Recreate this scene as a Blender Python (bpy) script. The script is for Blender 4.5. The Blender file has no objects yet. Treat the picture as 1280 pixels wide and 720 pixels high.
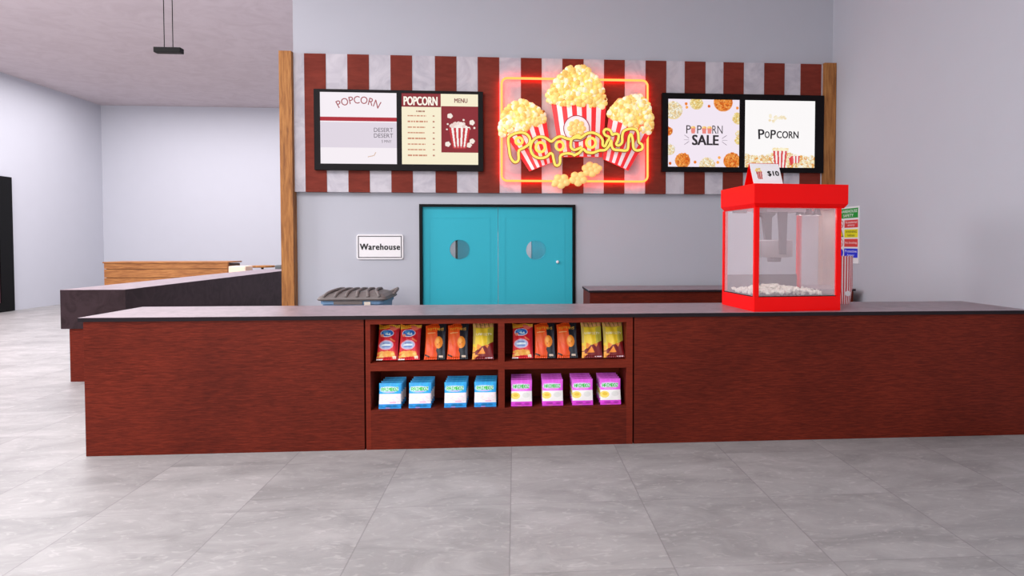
import bpy, bmesh, math, random
import numpy as np
from mathutils import Matrix, Vector

C = bpy.context.scene.collection
S = bpy.context.scene
PI = math.pi

# ------------------------------------------------------------------ camera, world, light, exposure
FPX, PCX, PCY, CAMH = 780.0, 700.0, 327.0, 1.6
YAW, PIT = math.atan2(56, FPX), math.atan2(23, FPX)
cd = bpy.data.cameras.new('camera')
cam = bpy.data.objects.new('camera', cd); C.objects.link(cam)
cam.location = (0, 0, CAMH)
cam.rotation_euler = (PI/2 - PIT, 0, -YAW)
cd.sensor_width = 36; cd.sensor_fit = 'HORIZONTAL'
cd.lens = 36*FPX/1280
cd.shift_x = (640-PCX)/1280
cd.shift_y = (PCY-360)/1280
cd.clip_end = 200
S.camera = cam

S.view_settings.view_transform = 'Standard'
S.view_settings.look = 'None'
S.view_settings.gamma = 1
S.view_settings.use_curve_mapping = False
S.view_settings.exposure = 0.0

w = bpy.data.worlds.new('world'); S.world = w; w.use_nodes = True
w.node_tree.nodes['Background'].inputs[0].default_value = (0.99, 0.985, 1.0, 1)
w.node_tree.nodes['Background'].inputs[1].default_value = 1.08


def area(name, loc, rot, sx, sy, power, col=(1, 1, 1)):
    l = bpy.data.lights.new(name, 'AREA'); l.shape = 'RECTANGLE'
    l.size = sx; l.size_y = sy; l.energy = power; l.color = col
    o = bpy.data.objects.new(name, l); o.location = loc; o.rotation_euler = rot
    C.objects.link(o); return o


def point_fill(name, loc, power, r=0.3, col=(1, 1, 1)):
    l = bpy.data.lights.new(name, 'POINT'); l.shadow_soft_size = r; l.energy = power; l.color = col
    o = bpy.data.objects.new(name, l); o.location = loc; C.objects.link(o); return o


area('ceiling_fill_lobby', (-8, 12, 5.5), (0, 0, 0), 6, 11, 900, (1, 0.95, 0.96))  # unseen area fill added to brighten the lobby
area('ceiling_fill_counter', (-3.4, 2.4, 5.4), (0, 0, 0), 4.5, 4, 380, (1, 0.98, 0.99))  # unseen area fill added for even light around the counter
point_fill('point_fill_lobby', (-9.0, 5.5, 4.0), 820, 1.3, (1, 0.95, 0.96))  # added point fill for lobby walls and ceiling, kept out of frame
point_fill('point_fill_entrance', (-4.0, -2.2, 2.2), 460, 1.4)  # added point fill behind the camera for the counter fronts
point_fill('point_fill_warehouse', (0.2, 8.62, 2.8), 60, 0.1)  # added point fill that brightens the view through the round windows


def lin(c):
    return tuple((x/255/12.92 if x/255 <= 0.04045 else ((x/255+0.055)/1.055)**2.4) for x in c[:3])


# ------------------------------------------------------------------ materials
def newmat(name):
    m = bpy.data.materials.new(name); m.use_nodes = True
    n = m.node_tree.nodes; b = n['Principled BSDF']
    return m, n, m.node_tree.links, b


def flat(name, rgb, rough=0.6, metal=0.0, spec=0.5, noise=0.04, scale=20):
    """a plain surface with a faint procedural mottling"""
    m, n, l, b = newmat(name)
    c = lin(rgb)
    tc = n.new('ShaderNodeTexCoord'); nz = n.new('ShaderNodeTexNoise')
    nz.inputs['Scale'].default_value = scale; nz.inputs['Detail'].default_value = 3
    mx = n.new('ShaderNodeMix'); mx.data_type = 'RGBA'
    mx.inputs[6].default_value = (*[x*(1-noise) for x in c], 1)
    mx.inputs[7].default_value = (*[min(1, x*(1+noise)) for x in c], 1)
    l.new(tc.outputs['Object'], nz.inputs['Vector']); l.new(nz.outputs['Fac'], mx.inputs[0])
    l.new(mx.outputs[2], b.inputs['Base Color'])
    b.inputs['Roughness'].default_value = rough; b.inputs['Metallic'].default_value = metal
    b.inputs['Specular IOR Level'].default_value = spec
    return m


def grain(name, c1, c2, stretch, rough=0.5, scale=6, spec=0.4, c3=None):
    """wood grain: noise squeezed along two axes"""
    m, n, l, b = newmat(name)
    tc = n.new('ShaderNodeTexCoord'); mp = n.new('ShaderNodeMapping')
    mp.inputs['Scale'].default_value = stretch
    nz = n.new('ShaderNodeTexNoise'); nz.inputs['Scale'].default_value = scale
    nz.inputs['Detail'].default_value = 6; nz.inputs['Roughness'].default_value = 0.65
    nz.inputs['Distortion'].default_value = 0.4
    rp = n.new('ShaderNodeValToRGB')
    rp.color_ramp.elements[0].position = 0.34; rp.color_ramp.elements[0].color = (*lin(c1), 1)
    rp.color_ramp.elements[1].position = 0.66; rp.color_ramp.elements[1].color = (*lin(c2), 1)
    if c3:
        e = rp.color_ramp.elements.new(0.5); e.color = (*lin(c3), 1)
    l.new(tc.outputs['Object'], mp.inputs['Vector']); l.new(mp.outputs[0], nz.inputs['Vector'])
    n2 = n.new('ShaderNodeTexNoise'); n2.inputs['Scale'].default_value = 1.6; n2.inputs['Detail'].default_value = 2
    l.new(tc.outputs['Object'], n2.inputs['Vector'])
    ad = n.new('ShaderNodeMath'); ad.operation = 'MULTIPLY_ADD'
    l.new(n2.outputs['Fac'], ad.inputs[0]); ad.inputs[1].default_value = 0.35
    sb = n.new('ShaderNodeMath'); sb.operation = 'SUBTRACT'; sb.inputs[1].default_value = 0.175
    l.new(nz.outputs['Fac'], sb.inputs[0]); l.new(sb.outputs[0], ad.inputs[2])
    l.new(ad.outputs[0], rp.inputs[0]); l.new(rp.outputs[0], b.inputs['Base Color'])
    b.inputs['Roughness'].default_value = rough; b.inputs['Specular IOR Level'].default_value = spec
    return m


def stone(name, c1, c2, scale=5, rough=0.35, spec=0.5):
    m, n, l, b = newmat(name)
    tc = n.new('ShaderNodeTexCoord')
    nz = n.new('ShaderNodeTexNoise'); nz.inputs['Scale'].default_value = scale
    nz.inputs['Detail'].default_value = 8; nz.inputs['Distortion'].default_value = 1.6; nz.inputs['Roughness'].default_value = 0.6
    rp = n.new('ShaderNodeValToRGB')
    rp.color_ramp.elements[0].position = 0.36; rp.color_ramp.elements[0].color = (*lin(c1), 1)
    rp.color_ramp.elements[1].position = 0.6; rp.color_ramp.elements[1].color = (*lin(c2), 1)
    l.new(tc.outputs['Object'], nz.inputs['Vector']); l.new(nz.outputs['Fac'], rp.inputs[0])
    l.new(rp.outputs[0], b.inputs['Base Color'])
    b.inputs['Roughness'].default_value = rough; b.inputs['Specular IOR Level'].default_value = spec
    return m


def attr_mat(name, rough=0.5, emit=0.0, spec=0.4, base=1.0):
    """surface printed with the colours stored on the mesh; emit > 0 for lit screens"""
    m, n, l, b = newmat(name)
    a = n.new('ShaderNodeAttribute'); a.attribute_name = 'print'
    if base > 0:
        l.new(a.outputs['Color'], b.inputs['Base Color'])
    else:
        b.inputs['Base Color'].default_value = (0.01, 0.01, 0.01, 1)
    b.inputs['Roughness'].default_value = rough; b.inputs['Specular IOR Level'].default_value = spec
    if emit:
        l.new(a.outputs['Color'], b.inputs['Emission Color']); b.inputs['Emission Strength'].default_value = emit
    return m


def emis(name, col, st, base=(0, 0, 0)):
    m, n, l, b = newmat(name)
    b.inputs['Base Color'].default_value = (*base, 1)
    b.inputs['Emission Color'].default_value = (*col, 1); b.inputs['Emission Strength'].default_value = st
    b.inputs['Roughness'].default_value = 0.4
    return m


def glassmat(name, rgb, alpha, rough=0.1):
    m, n, l, b = newmat(name)
    out = n['Material Output']; tr = n.new('ShaderNodeBsdfTransparent'); mx = n.new('ShaderNodeMixShader')
    b.inputs['Base Color'].default_value = (*lin(rgb), 1); b.inputs['Roughness'].default_value = rough
    mx.inputs[0].default_value = alpha
    l.new(tr.outputs[0], mx.inputs[1]); l.new(b.outputs[0], mx.inputs[2]); l.new(mx.outputs[0], out.inputs[0])
    return m


def floor_mat():
    m, n, l, b = newmat('polished concrete tiles')
    tc = n.new('ShaderNodeTexCoord')
    # tile grid (0.811 m, phase read from the joints)
    mp = n.new('ShaderNodeMapping'); T = 0.811
    mp.inputs['Location'].default_value = (-0.78/T+20, -3.795/T+20, 0); mp.inputs['Scale'].default_value = (1/T, 1/T, 1)
    l.new(tc.outputs['Object'], mp.inputs['Vector'])
    sx = n.new('ShaderNodeSeparateXYZ'); l.new(mp.outputs[0], sx.inputs[0])
    def M(op, a, bb=None, c=None):
        q = n.new('ShaderNodeMath'); q.operation = op
        for i, v in enumerate((a, bb, c)):
            if v is None: continue
            if isinstance(v, (int, float)): q.inputs[i].default_value = v
            else: l.new(v, q.inputs[i])
        return q.outputs[0]
    def joint(o, wd):
        f = M('FRACT', o); d = M('MINIMUM', f, M('SUBTRACT', 1.0, f))
        return M('LESS_THAN', d, wd)
    jx, jy = joint(sx.outputs[0], 0.0045), joint(sx.outputs[1], 0.002)
    jn = M('MAXIMUM', jx, jy)
    fl = n.new('ShaderNodeVectorMath'); fl.operation = 'FLOOR'; l.new(mp.outputs[0], fl.inputs[0])
    wn = n.new('ShaderNodeTexWhiteNoise'); wn.noise_dimensions = '3D'; l.new(fl.outputs[0], wn.inputs['Vector'])
    # per tile offset of the veins
    va = n.new('ShaderNodeVectorMath'); va.operation = 'MULTIPLY_ADD'
    l.new(wn.outputs['Color'], va.inputs[0]); va.inputs[1].default_value = (9, 9, 9); l.new(tc.outputs['Object'], va.inputs[2])
    ms = n.new('ShaderNodeMapping'); ms.inputs['Scale'].default_value = (0.8, 1.7, 1); l.new(va.outputs[0], ms.inputs['Vector'])
    nz = n.new('ShaderNodeTexNoise'); nz.inputs['Scale'].default_value = 2.2; nz.inputs['Detail'].default_value = 10
    nz.inputs['Roughness'].default_value = 0.68; nz.inputs['Distortion'].default_value = 0.7
    l.new(ms.outputs[0], nz.inputs['Vector'])
    rp = n.new('ShaderNodeValToRGB')
    rp.color_ramp.elements[0].position = 0.3; rp.color_ramp.elements[0].color = (*lin((134, 133, 133)), 1)
    rp.color_ramp.elements[1].position = 0.7; rp.color_ramp.elements[1].color = (*lin((169, 167, 167)), 1)
    l.new(nz.outputs['Fac'], rp.inputs[0])
    # fine pale scratches
    n3 = n.new('ShaderNodeTexNoise'); n3.inputs['Scale'].default_value = 11; n3.inputs['Detail'].default_value = 8
    n3.inputs['Distortion'].default_value = 2.0; l.new(ms.outputs[0], n3.inputs['Vector'])
    r3 = n.new('ShaderNodeValToRGB'); r3.color_ramp.elements[0].position = 0.57; r3.color_ramp.elements[1].position = 0.68
    l.new(n3.outputs['Fac'], r3.inputs[0])
    m1 = n.new('ShaderNodeMix'); m1.data_type = 'RGBA'
    l.new(M('MULTIPLY', r3.outputs[0], 0.2), m1.inputs[0]); l.new(rp.outputs[0], m1.inputs[6]); m1.inputs[7].default_value = (*lin((216, 213, 212)), 1)
    hs = n.new('ShaderNodeMix'); hs.data_type = 'RGBA'; hs.blend_type = 'MULTIPLY'; hs.inputs[0].default_value = 1
    tv = M('MULTIPLY_ADD', wn.outputs['Value'], 0.13, 0.90)
    cb = n.new('ShaderNodeCombineColor'); [l.new(tv, cb.inputs[i]) for i in range(3)]
    l.new(m1.outputs[2], hs.inputs[6]); l.new(cb.outputs[0], hs.inputs[7])
    m2 = n.new('ShaderNodeMix'); m2.data_type = 'RGBA'
    l.new(M('MULTIPLY', jn, 0.45), m2.inputs[0]); l.new(hs.outputs[2], m2.inputs[6]); m2.inputs[7].default_value = (*lin((105, 100, 104)), 1)
    l.new(m2.outputs[2], b.inputs['Base Color'])
    b.inputs['Roughness'].default_value = 0.42; b.inputs['Specular IOR Level'].default_value = 0.35
    return m


M_floor = floor_mat()
M_wall = flat('painted wall', (191, 193, 202), 0.85, spec=0.2, noise=0.015, scale=3)
M_ceil = stone('ceiling board', (197, 185, 189), (205, 194, 198), 2, 0.8, 0.2)
M_wood = grain('mahogany', (80, 26, 17), (117, 41, 26), (2.2, 2.2, 26), 0.5, 5, 0.12, c3=(99, 33, 21))
M_wood_in = grain('lightened mahogany', (104, 36, 24), (128, 46, 30), (2.2, 2.2, 26), 0.6, 5, 0.1, c3=(116, 40, 26))  # same mahogany, lightened to make up for shade in the compartments
M_top = stone('dark stone worktop', (122, 104, 111), (148, 128, 136), 7, 0.32)  # pink reflection of the neon is tinted into the stone colour
M_edge = flat('black worktop edge', (38, 32, 36), 0.6, spec=0.1)
M_slab = stone('charcoal stone', (46, 34, 37), (58, 44, 48), 5, 0.5, 0.1)
M_oak = grain('oak post', (134, 84, 44), (186, 130, 72), (9, 9, 0.8), 0.6, 4, 0.3, c3=(166, 110, 58))
M_plank = grain('oak planks', (128, 80, 44), (178, 122, 70), (0.8, 4, 9), 0.6, 4, 0.3, c3=(158, 104, 58))
M_stripe_r = grain('brown red stripe', (112, 45, 35), (130, 54, 42), (1, 1, 4), 0.6, 5, 0.12)
M_stripe_w = stone('marbled white stripe', (186, 182, 192), (208, 204, 211), 3, 0.6, 0.3)
M_black = flat('black metal', (6, 6, 7), 0.5, spec=0.15)
M_frame = flat('black screen frame', (14, 9, 12), 0.5, spec=0.15)
M_teal = flat('teal door paint', (56, 186, 206), 0.5, spec=0.2, noise=0.01)
M_tealline = flat('pale teal edge', (150, 205, 215), 0.5)
M_red = flat('glossy red paint', (252, 3, 2), 0.35, spec=0.18, noise=0.0)
M_steel = flat('brushed steel', (186, 182, 186), 0.4, 0.4)
M_dsteel = flat('dull grey metal', (96, 92, 97), 0.5, 0.2)
M_glass = glassmat('cabinet glass with painted sheen', (252, 234, 240), 0.2)  # pale pink reflection put into the pane colour
M_wglass = glassmat('door window glass', (210, 225, 230), 0.05)
M_white = flat('white plate', (242, 240, 242), 0.5, noise=0.0)
M_grey_t = flat('grey outline', (96, 92, 98), 0.5)
M_txt = flat('black lettering', (20, 18, 20), 0.6)
M_attr = attr_mat('printed colours', 0.45)
M_attr_screen = attr_mat('lit screen picture', 0.3, 0.96, 0.1, base=0)
M_attr_sign = attr_mat('printed sign colours', 0.6, 0.34, 0.2)
M_neon = emis('warm yellow neon', lin((255, 196, 92)), 1.25)
M_neon2 = emis('yellow neon lettering', lin((255, 230, 104)), 1.05)
M_halo = emis('added red halo glow', (1.0, 0.02, 0.012), 22)
M_pop = flat('popcorn', (255, 250, 236), 0.7, noise=0.05, scale=60)
M_bin_blue = flat('blue bin plastic', (112, 148, 184), 0.5)
M_bin_lid = flat('grey bin lid', (110, 102, 100), 0.55)


# ------------------------------------------------------------------ helpers
def pix(px, py, Y):
    """point on the vertical plane y = Y seen at a place in the picture"""
    F = Vector((math.sin(YAW)*math.cos(PIT), math.cos(YAW)*math.cos(PIT), -math.sin(PIT)))
    R = Vector((math.cos(YAW), -math.sin(YAW), 0)); U = R.cross(F)
    d = F + R*((px-PCX)/FPX) - U*((py-PCY)/FPX)
    t = Y/d.y
    return Vector((0, 0, CAMH)) + d*t


def obj(name, bm, mats, parent=None, smooth=False):
    me = bpy.data.meshes.new(name)
    bmesh.ops.recalc_face_normals(bm, faces=bm.faces)
    bm.to_mesh(me); bm.free()
    if not isinstance(mats, (list, tuple)): mats = [mats]
    for m in mats: me.materials.append(m)
    if smooth:
        me.polygons.foreach_set('use_smooth', [True]*len(me.polygons))
    o = bpy.data.objects.new(name, me); C.objects.link(o)
    if parent: o.parent = parent
    return o


def tag(o, label, cat, group=None, kind=None):
    o['label'] = label; o['category'] = cat
    if group: o['group'] = group
    if kind: o['kind'] = kind
    return o


def thing(name, label, cat, loc=(0, 0, 0), rz=0, group=None, rx=0):
    o = bpy.data.objects.new(name, None); o.empty_display_size = 0.1
    C.objects.link(o); o.location = loc; o.rotation_euler = (rx, 0, rz)
    return tag(o, label, cat, group)


def struct(name, bm, m):
    o = obj(name, bm, m); o['kind'] = 'structure'; return o


def BM(): return bmesh.new()


def box(bm, x0, x1, y0, y1, z0, z1, mi=0, bev=0.0):
    r = bmesh.ops.create_cube(bm, size=1.0)
    vs = r['verts']
    bmesh.ops.scale(bm, vec=(x1-x0, y1-y0, z1-z0), verts=vs)
    bmesh.ops.translate(bm, vec=((x0+x1)/2, (y0+y1)/2, (z0+z1)/2), verts=vs)
    fs = set(f for v in vs for f in v.link_faces)
    for f in fs: f.material_index = mi
    if bev:
        es = set(e for v in vs for e in v.link_edges)
        bmesh.ops.bevel(bm, geom=list(es), offset=bev, segments=2, affect='EDGES', profile=0.7)
    return bm


def prism(bm, pts, axis, a, b, mi=0):
    """extrude a 2D outline: axis 'y' uses (x,z), 'x' uses (y,z), 'z' uses (x,y)"""
    def mk(p, t):
        return {'y': (p[0], t, p[1]), 'x': (t, p[0], p[1]), 'z': (p[0], p[1], t)}[axis]
    A = [bm.verts.new(mk(p, a)) for p in pts]; B = [bm.verts.new(mk(p, b)) for p in pts]
    n = len(pts)
    fs = [bm.faces.new(A), bm.faces.new(B[::-1])]
    for i in range(n):
        fs.append(bm.faces.new((A[i], B[i], B[(i+1) % n], A[(i+1) % n])))
    for f in fs: f.material_index = mi
    return bm


def ring(bm, c, r0, r1, y0, y1, n=40):
    """flat annulus with depth, axis along y"""
    V = []
    for i in range(n):
        a = 2*PI*i/n
        V.append([bm.verts.new((c[0]+r*math.cos(a), y, c[1]+r*math.sin(a))) for r in (r0, r1) for y in (y0, y1)])
    for i in range(n):
        A, B = V[i], V[(i+1) % n]
        bm.faces.new((A[0], A[2], B[2], B[0])); bm.faces.new((A[1], B[1], B[3], A[3]))
        bm.faces.new((A[0], B[0], B[1], A[1])); bm.faces.new((A[2], A[3], B[3], B[2]))
    return bm


def lathe(bm, prof, n=24, c=(0, 0, 0), mi=0, stripes=None):
    rings = []
    for r, z in prof:
        rings.append([bm.verts.new((c[0]+r*math.cos(2*PI*i/n), c[1]+r*math.sin(2*PI*i/n), c[2]+z)) for i in range(n)])
    for a, b in zip(rings, rings[1:]):
        for i in range(n):
            f = bm.faces.new((a[i], a[(i+1) % n], b[(i+1) % n], b[i])); f.material_index = mi if stripes is None else stripes(i)
    for rr in (rings[0], rings[-1]):
        try: bm.faces.new(rr)
        except ValueError: pass
    return bm


def tube(bm, pts, r, n=8, closed=False, mi=0):
    pts = [Vector(p) for p in pts]; N = len(pts); rings = []
    up0 = None
    for i, p in enumerate(pts):
        if closed: t = pts[(i+1) % N]-pts[i-1]
        else: t = pts[min(i+1, N-1)]-pts[max(i-1, 0)]
        t.normalize()
        if up0 is None:
            up0 = Vector((0, 1, 0)) if abs(t.y) < 0.9 else Vector((1, 0, 0))
        s = t.cross(up0).normalized(); u = s.cross(t).normalized(); up0 = u
        rings.append([bm.verts.new(p + s*(r*math.cos(2*PI*k/n)) + u*(r*math.sin(2*PI*k/n))) for k in range(n)])
    rng = range(N if closed else N-1)
    for i in rng:
        a, b = rings[i], rings[(i+1) % N]
        for k in range(n):
            f = bm.faces.new((a[k], a[(k+1) % n], b[(k+1) % n], b[k])); f.material_index = mi
    if not closed:
        bm.faces.new(rings[0]); bm.faces.new(rings[-1][::-1])
    return bm


def smoothpath(P, closed=False, sub=4):
    """Catmull-Rom through the points"""
    P = [Vector(p) for p in P]; n = len(P); out = []
    for i in range(n if closed else n-1):
        if closed: a, b, c, d = P[i-1], P[i], P[(i+1) % n], P[(i+2) % n]
        else: a, b, c, d = P[max(i-1, 0)], P[i], P[i+1], P[min(i+2, n-1)]
        for k in range(sub):
            t = k/sub
            out.append(0.5*((2*b)+(c-a)*t+(2*a-5*b+4*c-d)*t*t+(3*b-a-3*c+d)*t**3))
    if not closed: out.append(P[-1])
    return out


def frame(o, xd, up):
    xd = Vector(xd).normalized(); up = Vector(up).normalized(); nn = xd.cross(up)
    m = Matrix((xd, up, nn)).transposed().to_4x4(); m.translation = Vector(o); return m


_dg = None
def text(name, s, fr, u0, u1, v0, v1, mat, parent, bold=0.0, shear=0.0, rot=0.0, spacing=1.0, depth=0.0012):
    """lettering filling the rectangle u0..u1, v0..v1 of a frame (metres, v up)"""
    cu = bpy.data.curves.new(name, 'FONT'); cu.body = s; cu.shear = shear
    cu.space_character = spacing; cu.resolution_u = 3; cu.align_x = 'LEFT'
    t = bpy.data.objects.new(name, cu); C.objects.link(t)
    dg = bpy.context.evaluated_depsgraph_get(); dg.update()
    me = bpy.data.meshes.new_from_object(t.evaluated_get(dg))
    bpy.data.objects.remove(t); bpy.data.curves.remove(cu)
    co = np.array([v.co[:] for v in me.vertices]); mn, mx = co.min(0), co.max(0)
    co[:, 0] = (co[:, 0]-mn[0])/(mx[0]-mn[0]); co[:, 1] = (co[:, 1]-mn[1])/(mx[1]-mn[1])
    W, Hh = u1-u0, v1-v0
    X = (co[:, 0]-0.5)*W; Y = (co[:, 1]-0.5)*Hh
    if rot == 'arc':
        Rr = W*1.0; th = X/Rr; X, Y = (Rr+Y)*np.sin(th), (Rr+Y)*np.cos(th)-Rr
    elif rot: X, Y = X*math.cos(rot)-Y*math.sin(rot), X*math.sin(rot)+Y*math.cos(rot)
    X += (u0+u1)/2; Y += (v0+v1)/2
    for i, v in enumerate(me.vertices):
        v.co = fr @ Vector((X[i], Y[i], depth))
    if bold:                      # heavier strokes: the same outline laid again a hair to each side
        bm = bmesh.new(); hb = Hh*bold*.9
        for du, dv in ((-hb, -hb*.5), (hb, -hb*.5), (-hb, hb*.5), (hb, hb*.5), (0, 0)):
            k0 = len(bm.verts); bm.from_mesh(me); bm.verts.ensure_lookup_table()
            off = fr.to_3x3() @ Vector((du, dv, .00012*(du > 0)+.00006*(dv > 0)))
            for v in bm.verts[k0:]: v.co += off
        bm.to_mesh(me); bm.free()
    me.materials.clear(); me.materials.append(mat); me.name = name
    o = bpy.data.objects.new(name, me); C.objects.link(o)
    if parent: o.parent = parent
    return o


# -- little raster painter: colours that end up on the mesh faces
def lin_np(a):
    a = a/255.0
    return np.where(a <= 0.04045, a/12.92, ((a+0.055)/1.055)**2.4)


class Cv:
    def __init__(s, w, h, bg, ar=1.0):
        s.w, s.h = w, h; s.a = np.zeros((h, w, 3)); s.a[:] = bg
        s.U, s.V = np.meshgrid((np.arange(w)+.5)/w, (np.arange(h)+.5)/h); s.ar = ar
    def put(s, m, c, al=1.0): s.a[m] = s.a[m]*(1-al)+np.array(c)*al
    def rect(s, u0, v0, u1, v1, c, al=1.0): s.put((s.U >= u0) & (s.U < u1) & (s.V >= v0) & (s.V < v1), c, al)
    def ell(s, u, v, ru, rv, c, al=1.0): s.put(((s.U-u)/ru)**2+((s.V-v)/rv)**2 < 1, c, al)
    def poly(s, P, c, al=1.0, clip=None):
        m = np.zeros_like(s.U, bool); n = len(P)
        for i in range(n):
            (x0, y0), (x1, y1) = P[i], P[(i+1) % n]
            if y0 == y1: continue
            cr = ((s.V >= min(y0, y1)) & (s.V < max(y0, y1))); xi = x0+(s.V-y0)*(x1-x0)/(y1-y0)
            m ^= cr & (s.U < xi)
        s.put(m, c, al)
    def line(s, u0, v0, u1, v1, wd, c, al=1.0):
        dx, dy = u1-u0, (v1-v0); L = dx*dx+dy*dy
        t = np.clip(((s.U-u0)*dx+(s.V-v0)*dy)/L, 0, 1)
        s.put(np.hypot(s.U-u0-t*dx, s.V-v0-t*dy) < wd, c, al)
    def blobs(s, inside, n, r, cols, rnd, asp=1.0, box=(0, 0, 1, 1)):
        for _ in range(n):
            u = rnd.uniform(box[0], box[2]); v = rnd.uniform(box[1], box[3])
            if not inside(u, v): continue
            rr = r*rnd.uniform(.6, 1.3); c = np.array(rnd.choice(cols))
            s.ell(u, v, rr, rr*asp, c*0.86); s.ell(u-rr*.2, v-rr*.2*asp, rr*.75, rr*.75*asp, c)


FONT5 = {'A': '0E11111F111111', 'B': '1E11111E11111E', 'D': '1E11111111111E', 'E': '1F10101E10101F', 'H': '1111111F111111',
         'I': '0E04040404040E', 'L': '1010101010101F', 'M': '111B1515111111', 'N': '11191513111111', 'O': '0E11111111110E',
         'R': '1E11111E141211', 'S': '0F10100E01011E', 'T': '1F040404040404', 'V': '11111111110A04', 'Y': '11110A04040404',
         'Z': '1F01020408101F', 'P': '1E11111E101010', 'G': '0F10101711110F', 'F': '1F10101E101010', ' ': '00000000000000'}


def ctext(cv, s, u0, v0, u1, v1, c):
    n = len(s)*6-1
    for k, ch in enumerate(s):
        rows = FONT5[ch]
        for r in range(7):
            b = int(rows[2*r:2*r+2], 16)
            for q in range(5):
                if b >> (4-q) & 1:
                    uu = u0+(u1-u0)*(k*6+q)/n; vv = v0+(v1-v0)*r/7
                    cv.rect(uu, vv, uu+(u1-u0)/n*1.05, vv+(v1-v0)/7*1.05, c)


def paint(me, cv, face_rc):
    """colour every face from canvas cell (row, col); face_rc maps face index -> (r, c)"""
    at = me.color_attributes.new('print', 'FLOAT_COLOR', 'CORNER')
    L = lin_np(cv.a)
    loops = np.zeros(len(me.polygons), int); me.polygons.foreach_get('loop_total', loops)
    cols = L[face_rc[:, 0], face_rc[:, 1]]
    cols = np.repeat(cols, loops, axis=0)
    at.data.foreach_set('color', np.hstack([cols, np.ones((len(cols), 1))]).ravel())


def art(name, cv, fr, W, H, mat, parent, depth=0.0, shape=None):
    """picture of W x H metres on a frame (origin bottom-left)"""
    nu, nv = cv.w, cv.h
    us = np.linspace(0, W, nu+1); vs = np.linspace(0, H, nv+1)
    A = np.array(fr)
    P = np.zeros(((nv+1)*(nu+1), 3)); k = 0
    UU, VV = np.meshgrid(us, vs)
    P = (UU.ravel()[:, None]*A[:3, 0]+VV.ravel()[:, None]*A[:3, 1]+depth*A[:3, 2]+A[:3, 3])
    ii, jj = np.meshgrid(np.arange(nu), np.arange(nv)); ii = ii.ravel(); jj = jj.ravel()
    a = jj*(nu+1)+ii
    F = np.stack([a, a+1, a+nu+2, a+nu+1], 1)
    me = bpy.data.meshes.new(name); me.from_pydata(P.tolist(), [], F.tolist())
    paint(me, cv, np.stack([nv-1-jj, ii], 1))
    me.materials.append(mat)
    o = bpy.data.objects.new(name, me); C.objects.link(o)
    if parent: o.parent = parent
    return o


def dup(root, loc, label, parent=None):
    c = root.copy(); C.objects.link(c)
    if parent is None:
        c.location = loc; c['label'] = label
    else: c.parent = parent
    for ch in root.children: dup(ch, None, None, c)
    return c


YF, YB, YP = 4.88, 8.20, 8.12      # counter front, back wall, striped panel face
XR = 4.27                           # right wall

# ------------------------------------------------------------------ room shell
struct('floor', box(BM(), -12.1, XR+0.2, -6, 19.4, -0.1, 0), M_floor)
struct('ceiling', box(BM(), -12.1, XR+0.2, -1, 19.4, 5.57, 5.67), M_ceil)
struct('wall_right', box(BM(), XR, XR+0.2, -6, YB+0.2, 0, 5.57), M_wall)
struct('wall_left', box(BM(), -12.1, -11.9, -6, 19.2, 0, 5.57), M_wall)
struct('wall_far', box(BM(), -11.9, -2.6, 19.0, 19.2, 0, 5.57), M_wall)
DX0, DX1, DZ = -1.235, 0.79, 2.105      # warehouse door opening
bm = BM()
box(bm, -2.80, DX0, YB, YB+0.2, 0, 5.57); box(bm, DX1, XR, YB, YB+0.2, 0, 5.57); box(bm, DX0, DX1, YB, YB+0.2, DZ, 5.57)
struct('wall_back', bm, M_wall)
struct('wall_lobby_side', box(BM(), -2.80, -2.60, YB+0.2, 19.0, 0, 5.57), M_wall)
# the warehouse room seen through the round windows
struct('wall_warehouse', box(BM(), -2.5, XR, 10.6, 10.7, 0, 3.0), flat('warehouse white wall', (226, 222, 228), 0.8))

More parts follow.
